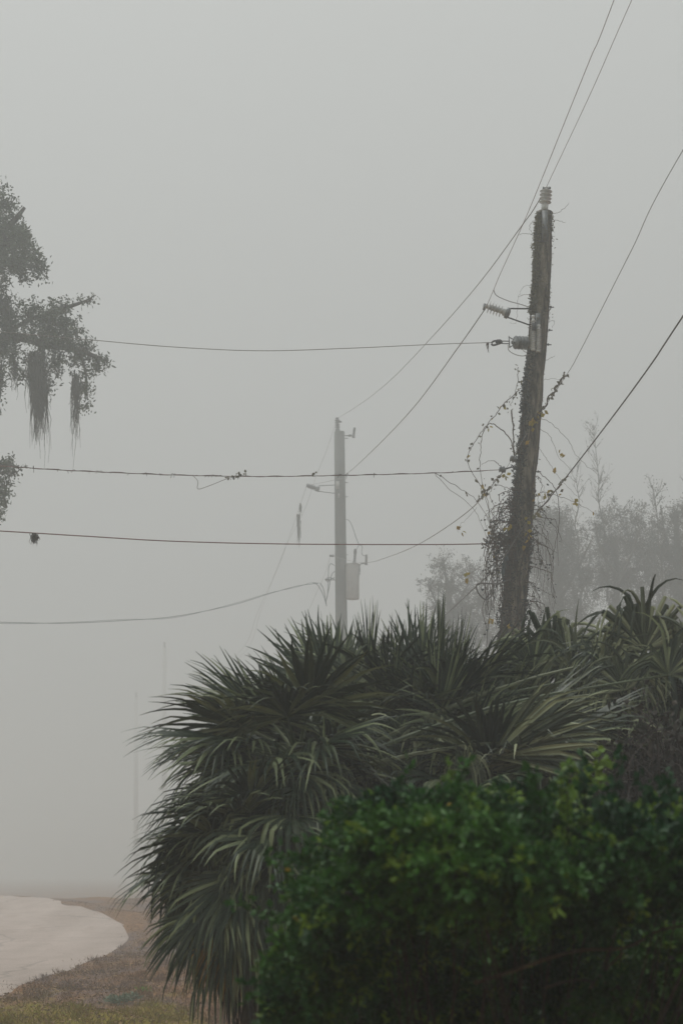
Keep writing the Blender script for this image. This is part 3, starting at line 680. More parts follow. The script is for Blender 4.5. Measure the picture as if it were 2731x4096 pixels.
# vine growing up the right-hand slanting wire
t = thing('wire_creeper', P3(2150, 1665, DP - .1), 'yellowish creeper wound round the slanting wire right of the wooden pole', 'vine')
w = spline([P3(2130, 1690, DP - .1), P3(2150, 1665, DP - .1), PN(2200, 1585, 21.2), PN(2232, 1540, 20.6), PN(2264, 1498, 20)], 8)
m = MB(); m.tube([v + Vector((.02 * math.cos(i), .02 * math.sin(i), 0)) for i, v in enumerate(w)], .007, 5); m.build('stems', M['vine'], t)
V, Fq = leaves_along(w[6:], 60, .034, RNG, .008); np_mesh('leaves', V, Fq, M['ivy'], t)
V, Fq = leaves_along(w[:12], 12, .06, RNG, .02); np_mesh('leaves', V, Fq, M['yellow'], t)
t = thing('wire_creeper', PN(2264, 1907, 20), 'few small leaves on the thick diagonal cable right of the wooden pole', 'vine')
w = [PN(2264, 1907, 19.98), PN(2230, 1950, 20.5), PN(2190, 2000, 21), PN(2140, 2060, 21.6)]; w = spline(w, 6)
m = MB(); m.tube([v + Vector((.015 * math.cos(i), .015 * math.sin(i), .005)) for i, v in enumerate(w)], .005, 4); m.build('stems', M['vine'], t)
V, Fq = leaves_along(w, 16, .05, RNG, .02); np_mesh('leaves', V, Fq, M['ivy'], t)
t = thing('wire_creeper', P3(1925, 1990, DP + .6), 'small leaves on the thin wire sagging left below the spool insulator', 'vine')
w = along(c1, P3(1326, 2222, DM - .15), [(1995, 1906), (1970, 1935), (1940, 1970), (1905, 2010)]); w = spline(w, 5)
m = MB(); m.tube([v + Vector((.012 * math.cos(i), .012 * math.sin(i), .005)) for i, v in enumerate(w)], .004, 4); m.build('stems', M['vine'], t)
V, Fq = leaves_along(w, 26, .045, RNG, .015); np_mesh('leaves', V, Fq, M['ivy'], t)

# twigs on the middle long wire
t = thing('wire_creeper', PN(900, 1904, 20.9), 'dry leafless creeper twigs strung along the middle long wire', 'vine')
m = MB(); midw = [(0, 1864), (261, 1881), (697, 1900), (1045, 1906), (1393, 1901), (1742, 1892), (2000, 1879)]
def mid_y(x):
    for a, c in zip(midw, midw[1:]):
        if a[0] <= x <= c[0]: return a[1] + (c[1] - a[1]) * (x - a[0]) / (c[0] - a[0])
    return 1880
for k in range(60):
    x = random.choice((random.uniform(60, 900), random.uniform(100, 1950))); y = mid_y(x); d = (20 + 2 * x / 1950) * K1 - .02
    L = random.choice((4, 6, 9, 14, 20)) ; a = random.uniform(0, 6.28)
    m.tube(spline([P3(x, y, d), P3(x + L * .6 * math.cos(a), y + L * .5 * math.sin(a), d), P3(x + L * math.cos(a), y + abs(L * .9 * math.sin(a)), d)], 3), px(1.0, d), 4)
m.tube(spline([PN(770, 1900, 20.75), PN(792, 1925, 20.75), PN(792, 1956, 20.75), PN(840, 1942, 20.8), PN(900, 1918, 20.85), PN(940, 1905, 20.9)], 5), px(.8, 20.8), 4)
m.tube([PN(x, mid_y(x) + 2 * math.sin(x * .05), 20 + 2 * x / 1950 - .01) for x in range(60, 1960, 16)], px(1.0, 21), 4)
m.build('stems', M['vine'], t)
L1 = spline([PN(905, 1915, 20.9), PN(930, 1908, 20.9), PN(958, 1900, 20.95), PN(985, 1894, 21)], 5)
V, Fq = leaves_along(L1, 26, .030, RNG, .006); np_mesh('leaves', V, Fq, M['ivy'], t)
L2 = [PN(1250, 1903, 21.2), PN(1256, 1895, 21.2), PN(1262, 1887, 21.2)]
V, Fq = leaves_along(L2, 9, .028, RNG, .005); np_mesh('leaves', V, Fq, M['ivy'], t)

# clumps on wires
def moss_clump(name, x, y, d, w, h, label, m_=None, ns=60, cat='moss'):
    t = thing(name, P3(x, y, d), label, cat, 'moss and debris caught on wires')
    m = MB()
    for k in range(ns):
        a = P3(x + random.gauss(0, w * .3), y + random.uniform(-2, h * .3), d + random.gauss(0, .02))
        L = px(h, d) * random.uniform(.3, 1) * (.6 + .4 * random.random())
        pts = [a]
        for j in range(4): pts.append(pts[-1] + Vector((random.gauss(0, px(w * .12, d)), random.gauss(0, .01), -L / 4)))
        m.tube(pts, [px(2.0, d) * (1 - .2 * j) for j in range(5)], 3, cap=False)
    m.build('strands', m_ or M['moss'], t)
moss_clump('debris_clump', 140, 2134, 20.1 * K1, 22, 46, 'dark clump of dry debris hanging on the lowest long wire', M['twig'], 70, 'debris')
moss_clump('moss_clump', 1201, 2015, 53 * K2, 8, 40, 'small upper moss tuft on the faint wire left of the pale pole', None, 50)
moss_clump('moss_clump', 1194, 2055, 54 * K2, 9, 125, 'long moss streamer on the faint wire left of the pale pole', None, 70)
moss_clump('debris_clump', 1949, 1368, 21.8 * K1, 8, 50, 'wisp of dry stuff dangling beside the dead-end clamp', M['vine'], 12, 'debris')

# ------------------------------------------------------------------ palms
PS = 0.78
def frond(parent, O, az, el, Lp, L, rng, m, nseg=34, spread=1.9, droop=0.6, bend=0.65, roll=0.0, hub=None, axis=None, wcap=.0155):
    """fan leaf: an arching stalk and pleated segments, joined near the hub, free and drooping at the tips"""
    verts = []; faces = []
    D = Vector((math.cos(el) * math.cos(az), math.cos(el) * math.sin(az), math.sin(el)))
    mb = MB(); pts = [Vector(O)]; d = D.copy()
    for k in range(6):
        d = (d + Vector((0, 0, -0.055 * (1 + droop)))).normalized(); pts.append(pts[-1] + d * Lp / 6)
    if hub is not None:      # a stalk that arches over to a given hub
        Hv = Vector(hub); mid = Vector(O).lerp(Hv, .5) + Vector((0, 0, .08)); pts = spline([Vector(O), mid, Hv], 3); d = Vector(axis).normalized()
    mb.tube(pts, [0.011 - .0009 * k for k in range(7)], 5)
    H = pts[-1]; A = d.copy()
    S = A.cross(Vector((0, 0, 1)))
    if S.length < .15: S = Vector((math.cos(az + 1.57), math.sin(az + 1.57), 0))
    S.normalize(); N = S.cross(A).normalized()
    if roll:
        S, N = S * math.cos(roll) + N * math.sin(roll), N * math.cos(roll) - S * math.sin(roll)
    K = 9; dth = 2 * spread / (nseg - 1); cup = rng.uniform(-.12, .30)
    for i in range(nseg):
        th = -spread + dth * i + rng.gauss(0, .012)
        rel = abs(th) / spread
        Ls = L * (1 - .30 * rel ** 2) * rng.uniform(.90, 1.06)
        dir0 = (A * math.cos(th) + S * math.sin(th) - N * (cup * abs(math.sin(th))) + N * .05 * (i % 2)).normalized()
        tb = bend * rng.uniform(.72, 1.35); hard = rng.uniform(.5, 1.3); lat = rng.gauss(0, .16); kinked = False
        p = H.copy(); dr = dir0.copy(); b = len(mb.v)
        for k in range(K + 1):
            t = k / K
            side = dr.cross(N)
            if side.length < 1e-4: side = S.copy()
            side.normalize(); nl = side.cross(dr).normalized()
            r = t * Ls
            w = min(dth * r * .53 + .003, wcap * L / .6) * (1 if t < .46 else max(0, 1 - (t - .46) / .54)) + .0007
            mb.v += [tuple(p + side * w), tuple(p + nl * w * .55), tuple(p - side * w)]
            g_ = droop * (.10 + .55 * t * t) + (hard * droop * .5 if t > tb else 0)
            dr = (dr + Vector((0, 0, -1)) * g_ * .5 + S * lat * t * .3).normalized()
            if t > tb and not kinked:
                kinked = True; kk = min(.72, .7 * hard * droop)
                dr = (dr * (1 - kk) + Vector((rng.gauss(0, .08), rng.gauss(0, .08), -1)) * kk).normalized()
            p = p + dr * (Ls / K)
        for k in range(K):
            a = b + k * 3
            mb.f += [(a, a + 3, a + 4, a + 1), (a + 1, a + 4, a + 5, a + 2)]
    mb.build('frond', m, parent, smooth=False)

def palm(sx, sy, d, lab, nf, scale, seed, els=(85, -62), azr=None, name='palmetto', extra=(), skirt=.25, kp=.3, ek=1.12):
    rng = random.Random(seed); d *= PS; scale *= PS
    O = P3(sx, sy, d); base = Vector((O.x + rng.uniform(-.1, .1), O.y + .1, 0))
    t = thing(name, base, lab, 'palm', 'palms behind the shrub')
    m = MB(); n = 14
    pts = [base.lerp(O, k / n) for k in range(n + 1)]
    m.tube(pts, [.105 * scale * (1.12 - .25 * k / n + (.05 if k % 2 else 0)) for k in range(n + 1)], 12)
    for k in range(40):      # old leaf bases
        h = rng.uniform(.15, .98); an = rng.uniform(0, 6.28); c = base.lerp(O, h); u = Vector((math.cos(an), math.sin(an), 0))
        m.tube([c + u * .08 * scale, c + u * .15 * scale + Vector((0, 0, .10)), c + u * .19 * scale + Vector((0, 0, .2))], [.022, .018, .006], 4)
    m.build('trunk', M['trunk'], t)
    for i in range(nf):
        f = i / (nf - 1)
        el = R(els[0] + (els[1] - els[0]) * f ** .9) + rng.gauss(0, .12)
        az = i * 2.39996 + rng.gauss(0, .2)
        if azr: lo_, hi_ = R(azr[0]), R(azr[1]); az = lo_ + ((i * .618034) % 1.0) * (hi_ - lo_) + rng.gauss(0, .1)
        dead = f > .72 and rng.random() < .6
        mm = M['palm_dead'] if dead else (M['palm_pale'] if rng.random() < (.2 if kp < .5 else .42) else M['palm'])
        dp = (.18 + .75 * f + (.5 if dead else 0)) * rng.uniform(.7, 1.3); bd = rng.uniform(.45, .75)
        if el < (.95 if kp < .5 else 1.5) and rng.random() < kp: dp = max(dp, rng.uniform(.9, 1.3)); bd = rng.uniform(.28, .45)      # broken, hanging segments
        frond(t, O + Vector((0, 0, .10 * (1 - f) - max(0, f - .5) * 2 * skirt * rng.uniform(.5, 1))), az, el, scale * rng.uniform(.24, .58) * (.8 + .25 * f), scale * rng.uniform(.56, .76), rng, mm,
              droop=dp, bend=bd, roll=rng.gauss(0, .35), spread=rng.uniform(1.5, 2.05))
    for e in extra:          # fronds the photo shows singly: (az, el, petiole, blade, material, droop, bend, spread, roll)
        frond(t, O, R(e[0]), R(e[1]), e[2] * scale * ek, e[3] * scale * ek, rng, M[e[4]], droop=e[5], bend=e[6], spread=e[7], roll=e[8], nseg=36)
    PALMS.append((t, O, rng)); return t

PALMS = []
palm(1290, 3230, 10.9, 'big round palmetto at the left end with long drooping fronds', 80, .95, 3, els=(58, -70), azr=(95, 345),
     extra=[(150, 30, .5, .66, 'palm_pale', .5, .6, 1.7, .2), (165, 42, .5, .64, 'palm', .45, .6, 1.7, .3), (185, 8, .55, .66, 'palm', .5, .6, 1.9, .2), (200, 25, .5, .66, 'palm', .5, .6, 1.8, -.3), (225, 20, .35, .62, 'palm_pale', 1.1, .35, 1.9, 0), (140, 55, .5, .6, 'palm', .3, .8, 1.5, .8)])
palm(1220, 3400, 10.4, 'low palmetto at the left foot of the group, its dark fronds touching the dry grass', 70, .86, 41, els=(40, -66), azr=(110, 345), skirt=.08,
     extra=[(215, -25, .35, .62, 'palm_gold', .75, .5, 1.5, .3), (190, -5, .5, .62, 'palm', .5, .6, 1.7, .3), (195, -30, .5, .62, 'palm', .5, .6, 1.7, .2), (170, -45, .45, .62, 'palm', .5, .6, 1.7, 0), (300, -50, .4, .6, 'palm_dead', .8, .5, 1.6, 0), (250, -60, .4, .6, 'palm', .8, .5, 1.6, .3)])
palm(1490, 3070, 11.7, 'palmetto with a spiky upright fan in front of the pale pole', 60, .93, 5, els=(70, -60), azr=(130, 380),
     extra=[(185, 62, .50, .60, 'palm', .10, 1.2, 1.25, 1.3), (100, 76, .50, .62, 'palm', .10, 1.2, 1.2, 1.4), (150, 66, .5, .62, 'palm', .12, 1.2, 1.1, 1.2), (20, 70, .5, .56, 'palm', .15, 1.1, .9, 1.4), (250, 45, .38, .62, 'palm_pale', 1.1, .35, 1.8, .0)])
palm(1745, 3070, 11.3, 'palmetto with a tall open fan of stiff fronds just left of the wooden pole', 60, .93, 8, els=(74, -60), azr=(160, 400),
     extra=[(85, 84, .46, .66, 'palm', .06, 1.3, .85, 1.5), (60, 68, .48, .6, 'palm', .15, 1.3, .8, 1.5), (20, 42, .5, .62, 'palm', .35, .8, 1.4, 1.0), (265, 25, .3, .6, 'palm_pale', 1.1, .35, 1.9, 0), (285, 35, .4, .6, 'palm_pale', 1.1, .35, 1.7, 0), (10, 25, .55, .6, 'palm', .4, .8, 1.4, .9), (125, 76, .5, .56, 'palm', .12, 1, .8, 1.2)])
palm(2290, 2930, 12.4, 'palmetto with broken bent fronds to the right of the wooden pole', 64, .88, 13, els=(48, -65), azr=(185, 395), kp=.5, ek=1.0,
     extra=[(80, 80, .62, .60, 'palm_pale', 1.3, .3, 1.6, .8), (300, 66, .52, .60, 'palm_pale', 1.3, .3, 1.8, .4), (200, 68, .55, .6, 'palm', 1.2, .35, 1.7, .2), (250, 70, .62, .55, 'palm_pale', 1.3, .3, 1.7, .0), (10, 50, .5, .6, 'palm', .9, .4, 1.6, .5)])
palm(2600, 2900, 12.2, 'palmetto with bent fronds at the right edge of the group', 64, .9, 21, els=(46, -65), azr=(150, 390), kp=.5, ek=1.0,
     extra=[(260, 70, .62, .58, 'palm_pale', 1.3, .3, 1.7, .3), (190, 66, .6, .6, 'palm_pale', 1.2, .3, 1.7, 0), (120, 80, .7, .55, 'palm', 1.2, .35, 1.5, .6), (300, 60, .6, .6, 'palm', 1.2, .35, 1.7, .2), (230, 40, .4, .6, 'palm', 1.0, .35, 1.7, .2)])
palm(1190, 3120, 10.3, 'small palmetto with bushy drooping fronds filling the upper left shoulder of the group', 54, .84, 51, els=(60, -60), azr=(90, 320), skirt=.1)
palm(1090, 3400, 10.0, 'small shaggy palmetto at the far left foot of the group, drooping over the verge', 56, .84, 57, els=(40, -62), azr=(100, 320), skirt=.12)
palm(1960, 3260, 10.8, 'low palmetto in the middle, half hidden by the green shrub', 40, .95, 34, els=(65, -40),
     extra=[(35, 42, .62, .66, 'palm_pale', .5, .6, 1.2, .9), (20, 30, .6, .62, 'palm', .4, .6, 1.2, .9), (150, 60, .5, .6, 'palm', .6, .5, 1.5, .4)])

# fans the photo shows singly: palm, hub, depth, direction, length, half spread, leaf, droop, bend, tilt towards the camera
for (k, hx, hy, d, ang, L, sp, m_, dr, bd, ti) in (
    (3, 1325, 2800, 8.75, 102, 330, 1.0, 'palm', .06, 1.3, .1), (3, 1400, 2760, 8.55, 95, 300, 1.3, 'palm_pale', 1.0, .30, -.3), (3, 1568, 2860, 8.7, 90, 385, .45, 'palm', .05, 1.3, .1),
    (4, 1745, 2890, 8.5, 78, 400, .55, 'palm', .05, 1.3, .1), (4, 1730, 2970, 8.3, 90, 250, 1.3, 'palm_pale', 1.1, .28, -.3), (4, 1880, 2960, 8.5, 45, 310, .7, 'palm', .35, .7, 0), (4, 1600, 2960, 8.35, 110, 260, 1.2, 'palm', 1.0, .3, -.3),
    (5, 2212, 2660, 9.2, 92, 400, 1.5, 'palm_pale', 1.0, .38, -.15), (5, 2130, 2690, 9.0, 110, 330, 1.3, 'palm', .9, .35, -.2), (5, 2300, 2720, 8.9, 70, 340, 1.3, 'palm_pale', 1.0, .33, -.25), (5, 2080, 2840, 8.8, 125, 300, 1.2, 'palm_pale', .9, .4, -.2), (5, 2400, 2740, 8.9, 40, 330, 1.0, 'palm_pale', .7, .45, 0),
    (6, 2578, 2600, 9.0, 92, 420, 1.3, 'palm_pale', .95, .40, -.15), (6, 2500, 2760, 8.7, 100, 320, 1.4, 'palm_pale', 1.0, .33, -.3), (6, 2670, 2700, 8.6, 80, 330, 1.4, 'palm', .9, .35, -.3), (6, 2440, 2690, 8.9, 130, 300, 1.0, 'palm', .7, .4, -.1), (6, 2590, 2980, 8.3, 95, 260, 1.3, 'palm_pale', 1.0, .3, -.4),
    (-1, 1968, 3030, 8.1, 27, 520, .6, 'palm_pale', .3, .72, .1), (-1, 1900, 3040, 8.3, 36, 380, .55, 'palm', .3, .75, 0), (-1, 1860, 3080, 8.1, 95, 230, 1.3, 'palm_pale', 1.1, .28, -.4), (-1, 1500, 3100, 8.1, 120, 260, 1.2, 'palm', 1.0, .3, -.4),
    (0, 1085, 2930, 8.2, 142, 430, .62, 'palm', .22, .8, .1), (0, 1120, 3066, 8.1, 166, 330, .55, 'palm', .3, .7, .1), (0, 1200, 2900, 8.2, 125, 340, .7, 'palm', .2, .8, .1), (0, 1150, 3180, 7.9, 92, 240, 1.4, 'palm_pale', 1.1, .28, -.4), (0, 1290, 3040, 8.0, 80, 230, 1.3, 'palm', 1.1, .28, -.4),
    (2, 985, 3660, 7.7, 240, 340, .7, 'palm_gold', .4, .6, .1), (2, 1115, 3660, 7.8, 266, 310, .8, 'palm', .3, .7, .1), (2, 850, 3640, 7.7, 228, 380, .7, 'palm', .4, .6, .1), (2, 830, 3480, 7.8, 196, 330, .6, 'palm', .3, .7, .1), (2, 1000, 3330, 7.7, 100, 240, 1.3, 'palm_pale', 1.1, .28, -.4), (2, 1190, 3520, 7.7, 250, 330, .9, 'palm_dead', .5, .6, .1)):
    t, O, rg = PALMS[k]; a = R(ang); ax = Vector((math.cos(a), -.25 - ti, math.sin(a)))
    hb = P3(hx, hy, d); Lm = px(L, d)
    frond(t, O, 0, 0, .3, Lm * 1.05, rg, M[m_], nseg=int(22 + 14 * sp), spread=sp, wcap=.0115, droop=dr, bend=bd, roll=1.45 + rg.uniform(-.3, .3) if abs(math.cos(a)) < .5 or ti >= 0 else .4, hub=hb, axis=ax)

# ------------------------------------------------------------------ thicket at the right
def thicket(x0, x1, y0, y1, d0, d1, n, nl, lab):
    t = thing('thicket', P3((x0 + x1) / 2, HY + 1.6 / d0 * F, (d0 + d1) / 2), lab, 'bush')
    m = MB(); pts_all = []
    d0 *= .9; d1 *= .9
    for k in range(n):
        d = random.uniform(d0, d1); x = random.uniform(x0, x1); top = random.uniform(y0, y1) + 120 * abs((x - (x0 + x1) / 2) / (x1 - x0))
        a = P3(x + random.gauss(0, 60), HY + 1.55 / d * F, d); c = P3(x, top, d)
        s = [a.lerp(c, j / 7) + Vector((random.gauss(0, .05), random.gauss(0, .05), 0)) for j in range(8)]
        lean = Vector((random.gauss(0, .25), random.gauss(0, .2), -.2)); s += [c + lean * .6, c + lean * 1.2 + Vector((0, 0, -.12))]
        m.tube(s, [.009 - .0007 * j for j in range(len(s))], 4, cap=False); pts_all += s[3:]
        for b in range(3):
            q0 = random.choice(s[3:]); dr = Vector((random.gauss(0, 1), random.gauss(0, 1), random.gauss(.1, .8))).normalized() * random.uniform(.1, .35)
            s2 = [q0, q0 + dr * .5 + Vector((0, 0, .03)), q0 + dr]; m.tube(s2, [.004, .003, .0015], 3, cap=False); pts_all += s2
    m.build('branches', M['twig'], t)
    V, Fq = leaves_along(pts_all, nl, .034, RNG, .05); np_mesh('leaves', V, Fq, M['brush'], t)
thicket(2450, 2950, 2900, 3180, 8.8, 9.6, 190, 9000, 'dark tangled brush with bare purplish twigs at the right edge above the shrub')
thicket(1400, 2450, 3060, 3200, 9.4, 11.5, 170, 12000, 'dark undergrowth filling the gaps between the palm trunks')

# ------------------------------------------------------------------ green shrub
DS = 3.9; SK = DS / 6.2
sh = thing('shrub', P3(2000, HY + 1.6 / DS * F, DS), 'large glossy dark green small-leaved shrub filling the lower right', 'shrub')
def px_lump(x, y, r, dd): return (P3(x, y, DS + dd * SK), px(r, DS + dd * SK))
lumps = []
top = [(1220, 3660), (1290, 3500), (1350, 3400), (1380, 3290), (1450, 3240), (1530, 3190), (1620, 3230), (1700, 3210), (1790, 3250), (1850, 3190), (1950, 3230), (2060, 3150), (2120, 3220), (2220, 3280), (2330, 3250), (2430, 3240), (2530, 3200), (2600, 3230), (2690, 3320), (2850, 3340), (3000, 3420), (3150, 3550)]
rs = random.Random(4)
for x, y in top: lumps.append((*px_lump(x + (70 if x < 1650 else 0), y + (60 if 1360 < x < 2000 else 100), rs.uniform(55, 105), rs.uniform(-.3, .35)), 1.0))
for x, y in ((1215, 3830), (1190, 3960), (1180, 4080), (1290, 3760), (1360, 3660), (1440, 3560), (1280, 3930), (1380, 3830)): lumps.append((*px_lump(x, y, rs.uniform(80, 110), rs.uniform(-.15, .2)), .9))
for k in range(26): lumps.append((*px_lump(rs.uniform(1500, 3050), rs.uniform(3340, 3500), rs.uniform(80, 130), rs.uniform(-.9, .0)), 1.0))
for k in range(14): lumps.append((*px_lump(rs.uniform(1400, 3050), rs.uniform(3480, 3600), rs.uniform(95, 140), rs.uniform(-.75, -.1)), .8))
for k in range(34): lumps.append((*px_lump(rs.uniform(1330, 3100), rs.uniform(3600, 4250), rs.uniform(110, 170), rs.uniform(.5, 1.1)), .9))
for k in range(22): lumps.append((*px_lump(rs.uniform(1380, 3000), rs.uniform(3450, 4200), rs.uniform(150, 220), rs.uniform(.9, 1.7)), .8))
for k in range(9): lumps.append((*px_lump(rs.uniform(1150, 2800), rs.uniform(3650, 4100), rs.uniform(35, 60), rs.uniform(-.25, .05)), .6))
LS = []; LN = []; tw = MB(); root = P3(2050, HY + 1.6 / DS * F, DS + .8)
for (c, r, dens) in lumps:
    n = int(1700 * dens * (r / .056) ** 1.4)
    n = min(n, 3400)
    nl = 22; ns = max(12, n // nl)
    d = unit(RNG.normal(size=(ns, 3)) + np.array([0, -.15, .15])); rr = r * (.35 + .65 * RNG.random(ns) ** .6)
    B = np.array(c) + d * rr[:, None] * np.array([1.3, 1.1, .66])
    SD = unit(d + RNG.normal(size=(ns, 3)) * .45 * np.array([1.3, 1.1, .6]) + np.array([0, 0, .22])); SL = (.03 + .055 * RNG.random(ns) ** 1.6) * SK * 1.5
    t_ = np.tile(np.linspace(.05, 1, nl), ns); k_ = np.repeat(np.arange(ns), nl); n = ns * nl
    C = B[k_] + SD[k_] * (SL[k_] * t_)[:, None] + np.array([0, 0, -.02]) * (t_ ** 2)[:, None] + RNG.normal(size=(n, 3)) * .004
    Dv = unit(SD[k_] * .7 + RNG.normal(size=(n, 3)) * .75)
    newg = (t_ > .72) & (RNG.random(ns)[k_] < .25)
    sz_ = .020 * (.7 + .6 * RNG.random(n))
    LS.append(leaf_arrays(C[~newg], Dv[~newg], sz_[~newg], .0115, RNG, droop=.1))
    if newg.any(): LN.append(leaf_arrays(C[newg], Dv[newg], sz_[newg] * .9, .0105, RNG))
    mid = root.lerp(c, .55) + Vector((rs.gauss(0, .08), rs.gauss(.12, .08), 0))
    s = spline([root + Vector((rs.gauss(0, .12), rs.gauss(0, .1), 0)), mid, Vector(c)], 5)
    if dens >= .95: tw.tube(s, [.005 - .0004 * j for j in range(len(s))], 5, cap=False)
    for j in range(7):
        e = Vector(c) + Vector(unit(RNG.normal(size=3))) * r * .95
        tw.tube([Vector(c), Vector(c).lerp(e, .5) + Vector((0, 0, .01)), e], [.004, .003, .0015], 4, cap=False)
for k in range(115):      # feathery shoots standing out of the outline
    x = rs.uniform(1230, 2950); y = 3370 + max(0, (1500 - x)) * 1.35 + rs.uniform(-30, 160); a = P3(x, y, DS + rs.uniform(-.3, .2))
    dr = Vector((rs.gauss(0, .6) - (x < 1500) * .5, rs.gauss(-.1, .4), rs.uniform(.3, 1.1))).normalized(); L = rs.uniform(.09, .21); p = [a]
    for j in range(5): dr = (dr + Vector((rs.gauss(0, .12), rs.gauss(0, .12), -.10))).normalized(); p.append(p[-1] + dr * L / 5)
    s_ = spline(p, 4); tw.tube(s_, [.0022 - .00008 * j for j in range(len(s_))], 4, cap=False)
    (LN if rs.random() < .3 else LS).append(leaves_along(s_, int(L * 330), .020, RNG, .007))
np_mesh('leaves', *join(LS), M['shrub'], sh); np_mesh('leaves', *join(LN), M['shrub_new'], sh)['label'] = 'fresh yellow-green tip leaves'
tw.build('branches', M['twig'], sh)
# bare branch reaching right, lime shoot, fallen yellow leaves
m = MB()
for pts, r in (([(1900, 3930), (2060, 3880), (2200, 3830), (2330, 3800), (2500, 3790), (2640, 3720), (2780, 3700)], 9), ([(2360, 3950), (2420, 3880), (2490, 3810)], 7), ([(1880, 3560), (1930, 3680), (1960, 3780)], 4), ([(2180, 3950), (2300, 3920), (2420, 3935)], 5)):
    s = spline([P3(x, y, DS - .15 + .1 * (i % 2)) for i, (x, y) in enumerate(pts)], 5); m.tube(s, [px(r, DS) * (1 - .5 * j / len(s)) for j in range(len(s))], 6)
m.build('bare_branch', M['branch'], sh)
s = spline([P3(2310, 3170, DS + .5), P3(2345, 3110, DS + .5), P3(2385, 3070, DS + .5), P3(2420, 3035, DS + .5)], 6)
m = MB(); m.tube(s, .003, 4); sho = m.build('shoot', M['shrub_new'], sh); sho['label'] = 'lime yellow shoot sticking up behind the shrub top'
V, Fq = leaves_along(s, 70, .024, RNG, .013); np_mesh('leaves', V, Fq, M['shrub_new'], sho)
C = np.array([tuple(P3(x, y, DS - .45)) for x, y in ((1668, 3455), (2168, 3465), (2375, 3525), (1200, 3680), (2446, 3568), (1800, 3215), (1990, 3300), (1160, 3475))])
V, Fq = leaf_arrays(C, RNG.normal(size=C.shape), .016, .011, RNG); np_mesh('yellow_leaves', V, Fq, M['yellow'], sh)

# ------------------------------------------------------------------ trees
def tree(name, lab, base, trunk_pts, limbs, clumps, d, lm, leaf=.07, dens=1.0, rt=.2, group=None, twigs=0, hang=0.0, cat='tree', csz=.17):
    t = thing(name, base, lab, cat, group)
    m = MB(); s = spline(trunk_pts, 6); m.tube(s, [rt * (1 - .6 * j / len(s)) for j in range(len(s))], 10); m.build('trunk', M['bark'], t)
    m = MB()
    for pts, r in limbs:
        s = spline(pts, 5); m.tube(s, [r * (1 - .75 * j / len(s)) for j in range(len(s))], 6)
    LS = []
    for (x, y, rx, ry, dn) in clumps:
        A_ = rx * ry; n = int(A_ * .42 * dn * dens)
        c = np.array(tuple(P3(x, y, d))); rx_, ry_ = px(rx, d), px(ry, d)
        ns = max(10, int(n / 20)); sub = RNG.normal(size=(ns, 3)); sub = unit(sub) * (RNG.random((ns, 1)) ** .6) * 1.3
        subp = c + sub * np.array([rx_, rx_, ry_])
        k = RNG.integers(0, ns, n)
        sz = csz * (.5 + 1.0 * RNG.random(ns))[k][:, None]
        C = subp[k] + unit(RNG.normal(size=(n, 3))) * (RNG.random((n, 1)) ** .8) * sz * np.array([1, 1, 1 + hang])
        Dv = RNG.normal(size=(n, 3)) + np.array([0, 0, -hang * 1.5])
        LS.append(leaf_arrays(C, Dv, leaf * (.6 + .8 * RNG.random(n)) * (1 + hang * .8), leaf * .5, RNG))
        for j in range(0, ns, 3):
            a = Vector(c); b = Vector(subp[j]); mid = a.lerp(b, .5) + Vector((0, 0, -.05))
            m.tube([a, mid, b], [.02, .013, .005], 4, cap=False)
    m.build('limbs', M['bark'], t)
    if LS: np_mesh('crown', *join(LS), lm, t)
    return t

DO = 31.0
o = lambda x, y, dd=0: P3(x, y, DO + dd)
tb = Vector((o(-620, 3000).x, DO, 0))
tree('oak_tree', 'dark live oak reaching in from the left edge with hanging moss', tb, [tb, o(-600, 3000), o(-560, 2200), o(-480, 1500), o(-380, 900), o(-300, 500)],
     [([o(-540, 2000), o(-300, 1700), o(-100, 1400), o(60, 1350), o(190, 1380), o(320, 1400), o(400, 1440)], .12),
      ([o(-500, 1600), o(-250, 1250), o(-50, 1000), o(60, 880), o(100, 830)], .10), ([o(-50, 1400), o(80, 1300), o(200, 1250), o(350, 1200)], .05),
      ([o(-540, 2150), o(-300, 1980), o(-80, 1900), o(40, 1890)], .08), ([o(60, 1350), o(10, 1230), o(-20, 1150)], .04), ([o(100, 1000), o(160, 1050), o(180, 1090)], .03), ([o(320, 1400), o(345, 1500), o(350, 1600)], .03), ([o(250, 1240), o(320, 1215), o(385, 1180)], .025), ([o(330, 1400), o(400, 1430), o(435, 1450)], .025), ([o(-80, 1900), o(0, 1960), o(30, 2030)], .04), ([o(-100, 1880), o(40, 1860), o(90, 1885)], .03)],
     [(-30, 800, 60, 70, .9), (40, 830, 55, 50, .7), (10, 960, 100, 100, 1.7), (95, 960, 45, 80, .9), (60, 1050, 90, 60, 1.5), (150, 1055, 40, 60, .9), (0, 1210, 40, 80, 1.2), (35, 1290, 50, 60, 1.1),
      (120, 1255, 70, 50, 1.0), (200, 1280, 75, 60, 1.4), (270, 1330, 60, 80, 1.2), (255, 1225, 45, 30, .8), (345, 1205, 38, 22, .6), (170, 1370, 90, 45, 1.3), (20, 1380, 60, 55, 1.6), (60, 1440, 55, 50, 1.0),
      (215, 1440, 50, 60, .8), (310, 1420, 60, 60, 1.1), (390, 1470, 40, 35, .9), (420, 1440, 22, 30, .7), (340, 1540, 35, 60, .8), (345, 1620, 22, 30, .7), (0, 1500, 16, 120, 1.2), (100, 1500, 30, 30, .5),
      (190, 1540, 25, 60, .6), (15, 1860, 55, 40, .8), (55, 1885, 40, 20, .5), (20, 1950, 40, 60, .9), (-10, 2020, 40, 60, .9), (-200, 1000, 200, 250, .8), (-200, 1500, 180, 200, .8), (-200, 1950, 150, 120, .7)],
     DO, M['oak'], leaf=.064, rt=.38, dens=.40, csz=.13)
